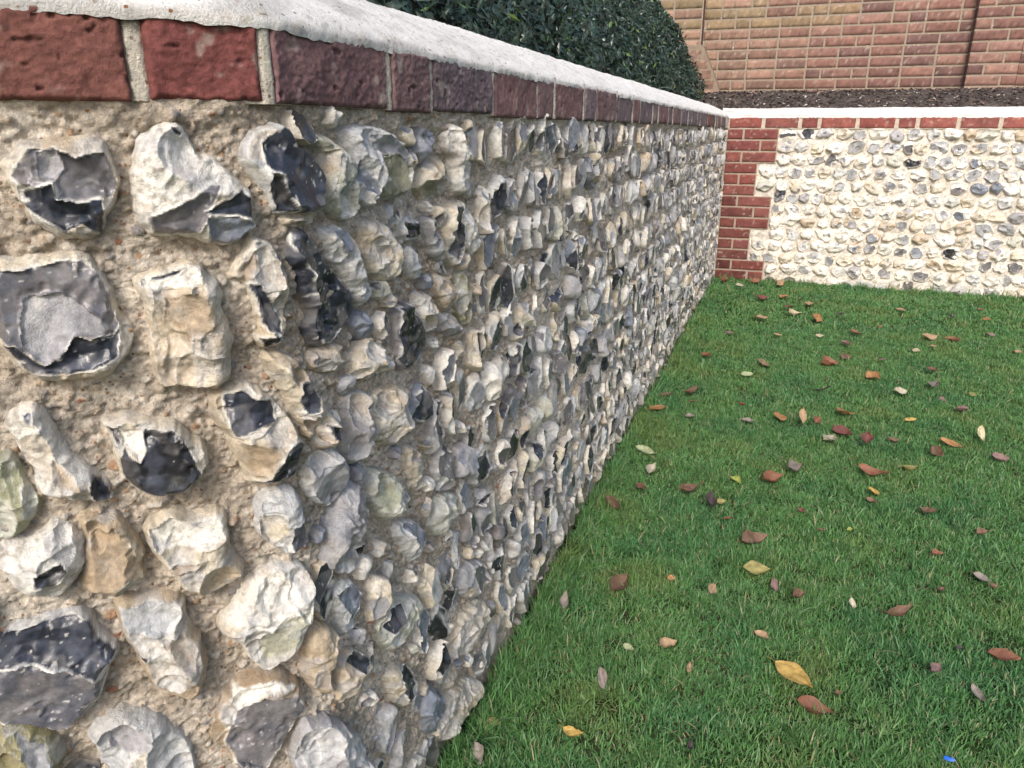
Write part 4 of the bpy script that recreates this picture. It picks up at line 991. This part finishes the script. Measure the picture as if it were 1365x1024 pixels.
# ------------------------------------------------------------------ hedge behind the long wall
hp = NEAR.at(np.array([2.6]), -.9, 0)[0]
hedge = empty("clipped_hedge", (float(hp[0]), float(hp[1]), 1.16), "dense dark green clipped evergreen hedge behind the long wall", "hedge")
r = np.random.default_rng(66)
PR = [(0.0, .34), (.10, .52), (.20, .55), (.37, .45), (.52, .36), (.67, .24), (.77, .16), (.9, .09), (1.0, .02)]
AX = np.array([[-1.02, 1.25], [-.52, 2.6], [-.02, 3.95], [.33, 4.85], [.56, 5.35], [.81, 5.80]])
AXS = np.concatenate([[0], np.cumsum(np.linalg.norm(np.diff(AX, axis=0), axis=1))]); axL = AXS[-1]
def ax_at(a): return np.stack([np.interp(a, AXS, AX[:, 0]), np.interp(a, AXS, AX[:, 1])], -1)
def ax_dir(a):
    d = ax_at(np.clip(a + .2, 0, axL)) - ax_at(np.clip(a - .2, 0, axL)); return d / np.linalg.norm(d, axis=-1, keepdims=True)
def ax_n(a):
    d = ax_dir(a); return np.stack([d[..., 1], -d[..., 0]], -1)
def section(zr): return np.interp(zr, [p[0] for p in PR], [p[1] for p in PR])
def hedge_points(n, shell=(.80, 1.07)):
    P = []; N = []
    # straight flanks
    m = int(n * .72); a = r.uniform(0, axL, m); z = r.uniform(0.0, 1, m) ** .8; side = np.where(r.random(m) < .72, 1, -1.)
    lum = 1 + .13 * fbm(a / .16, z * 6, side, 15, 3)
    w = section(z) * lum * r.uniform(*shell, m); axn = ax_n(a); P.append(np.concatenate([ax_at(a) + (w * side)[:, None] * axn, (z * 1.05)[:, None]], 1))
    N.append(np.concatenate([side[:, None] * axn, np.full((m, 1), .5)], 1))
    for c, sg_, mm in ((AX[-1], 1, int(n * .2)), (AX[0], -1, n - m - int(n * .2))):
        ph = r.uniform(-1.6, 1.6, mm); z = r.uniform(0.0, 1, mm) ** .8
        lum = 1 + .14 * fbm(ph * 3, z * 6, sg_, 16, 3); w = section(z) * lum * r.uniform(*shell, mm)
        axd = ax_dir(np.array(axL if sg_ > 0 else 0.)); axn = np.array([axd[1], -axd[0]])
        d = np.cos(ph)[:, None] * axd * sg_ + np.sin(ph)[:, None] * axn
        P.append(np.concatenate([c + w[:, None] * d, (z * 1.05)[:, None]], 1)); N.append(np.concatenate([d, np.full((mm, 1), .5)], 1))
    P = np.concatenate(P); P[:, 2] += 1.14; return P, np.concatenate(N)
P, N = hedge_points(110000)
sg = signed(P[:, :2]); keep = (sg < -.19) & (((P[:, :2] - BW0) * BWN).sum(1) > .04)
thin = (P[:, 2] < 1.3) & (P[:, 1] < 2.0) & (r.random(len(P)) < .55); keep &= ~thin
P = P[keep]; N = N[keep]; n = len(P)
N = N + r.normal(0, .75, N.shape); N /= np.linalg.norm(N, axis=1)[:, None]
D = r.normal(0, 1, N.shape) + np.array([0, 0, .5]); D -= (D * N).sum(1)[:, None] * N; D /= np.linalg.norm(D, axis=1)[:, None]; B = np.cross(N, D)
L = r.uniform(.011, .023, n)[:, None]; Wd = L * r.uniform(.32, .5, n)[:, None]
V = np.stack([P - D * L, P + B * Wd, P + D * L, P - B * Wd, P + N * L * .12], 1)
b = np.arange(n)[:, None] * 5
T = np.concatenate([b + np.array([[0, 1, 4]]), b + np.array([[1, 2, 4]]), b + np.array([[2, 3, 4]]), b + np.array([[3, 0, 4]])])
c = mix(np.array((.016, .036, .026)) * np.ones((n, 3)), np.array((.045, .080, .062)), r.random(n)); u = r.random(n); c = mix(c, np.array((.12, .20, .05)), (u < .035) * .9)
mesh_obj("foliage", V.reshape(-1, 3), None, T, np.repeat(c, 5, 0), M_HEDGE, hedge, smooth=False)
# dark core sheet, its colour standing in for the shade inside the hedge
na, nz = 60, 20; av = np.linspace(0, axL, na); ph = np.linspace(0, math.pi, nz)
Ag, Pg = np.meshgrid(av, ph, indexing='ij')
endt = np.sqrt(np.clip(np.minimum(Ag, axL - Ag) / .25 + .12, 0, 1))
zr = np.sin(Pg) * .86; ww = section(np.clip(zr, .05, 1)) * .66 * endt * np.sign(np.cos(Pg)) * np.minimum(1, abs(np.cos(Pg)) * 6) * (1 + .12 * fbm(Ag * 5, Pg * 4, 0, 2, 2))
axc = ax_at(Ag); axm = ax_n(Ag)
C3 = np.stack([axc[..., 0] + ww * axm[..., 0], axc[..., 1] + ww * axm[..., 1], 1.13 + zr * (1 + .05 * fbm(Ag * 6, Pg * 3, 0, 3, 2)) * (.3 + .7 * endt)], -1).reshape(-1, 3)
mesh_obj("dark_core", C3, grid_quads(na, nz), None, np.array((.030, .026, .018)) * np.ones((len(C3), 3)), M_WOOD, hedge)
def tube(pts, rad, A, col, k=7):
    pts = np.asarray(pts, float); V = []
    for i, p in enumerate(pts):
        d = pts[min(i + 1, len(pts) - 1)] - pts[max(i - 1, 0)]; d /= np.linalg.norm(d); u = np.cross(d, (0.3, 1, .2)); u /= np.linalg.norm(u); v = np.cross(d, u)
        for j in range(k): t = j * 2 * math.pi / k; V.append(p + rad[i] * (u * math.cos(t) + v * math.sin(t)))
    Q = [[i * k + j, i * k + (j + 1) % k, (i + 1) * k + (j + 1) % k, (i + 1) * k + j] for i in range(len(pts) - 1) for j in range(k)]
    A.add(np.array(V), Q, None, np.array(col) * np.ones((len(V), 3)))
for i in range(7):
    A = Acc(); a = .1 + i * .72; s0 = r.uniform(.12, .3); p0 = ax_at(np.array(a)) + ax_n(np.array(a)) * s0
    tube([(p0[0], p0[1], 1.08), (p0[0] + .02, p0[1] + .03, 1.28), (p0[0] - .04, p0[1] + .05, 1.55), (p0[0] - .05, p0[1] + .12, 1.85)], [.02, .016, .012, .006], A, (.11, .08, .055))
    for j in range(3): tube([(p0[0], p0[1] + .03, 1.22 + j * .1), (p0[0] + .14 * (1 - j * .6), p0[1] + .1 - .1 * j, 1.36 + .1 * j), (p0[0] + .22 * (1 - j * .6), p0[1] + .18 - .2 * j, 1.5 + .1 * j)], [.010, .007, .003], A, (.11, .08, .055))
    A.obj("stem", M_WOOD, hedge)

# ------------------------------------------------------------------ lance-leaved plant by the coping
r2 = ray(866, 108); bp = NEAR.at(np.array([3.05]), -.30, 0)[0]
plant = empty("lance_leaved_plant", (float(bp[0]), float(bp[1]), 1.15), "low plant with long lance-shaped green leaves in front of the hedge", "plant")
A = Acc(); AS = Acc(); r = np.random.default_rng(12)
for k in range(17):
    an = r.uniform(-2.6, 1.2); el = r.uniform(.1, .9); L = r.uniform(.09, .17); st = bp + np.array([r.normal(0, .05), r.normal(0, .12), 1.15 + r.uniform(.02, .12)])
    d = np.array([math.cos(an) * math.cos(el), math.sin(an) * math.cos(el), math.sin(el)]); sd = np.array([-math.sin(an), math.cos(an), 0])
    t = np.linspace(0, 1, 9); V = []
    for q in t:
        c0 = st + d * L * q + np.array([0, 0, -.55 * L * q * q]); w = .013 * math.sin(math.pi * min(1, q * .93 + .05)) ** .8
        V += [c0 - sd * w + np.array([0, 0, .003]), c0, c0 + sd * w + np.array([0, 0, .003])]
    V = np.array(V); V[:, 2] = np.maximum(V[:, 2], 1.17)
    col = np.array([(.05, .12, .06), (.08, .16, .08), (.16, .26, .05)][r.choice(3, p=[.5, .35, .15])])
    o = mesh_obj("leaf_blade", V, grid_quads(9, 3), None, col * np.ones((27, 3)), M_HEDGE, plant)
    tube([(bp[0], bp[1], 1.12), tuple((bp + st) / 2 * np.array([1, 1, 0]) + np.array([0, 0, 1.16])), tuple(st)], [.003, .0025, .002], AS, (.08, .10, .04), 5)
AS.obj("stem", M_WOOD, plant)
print("near flints", len(near_polys), "done")
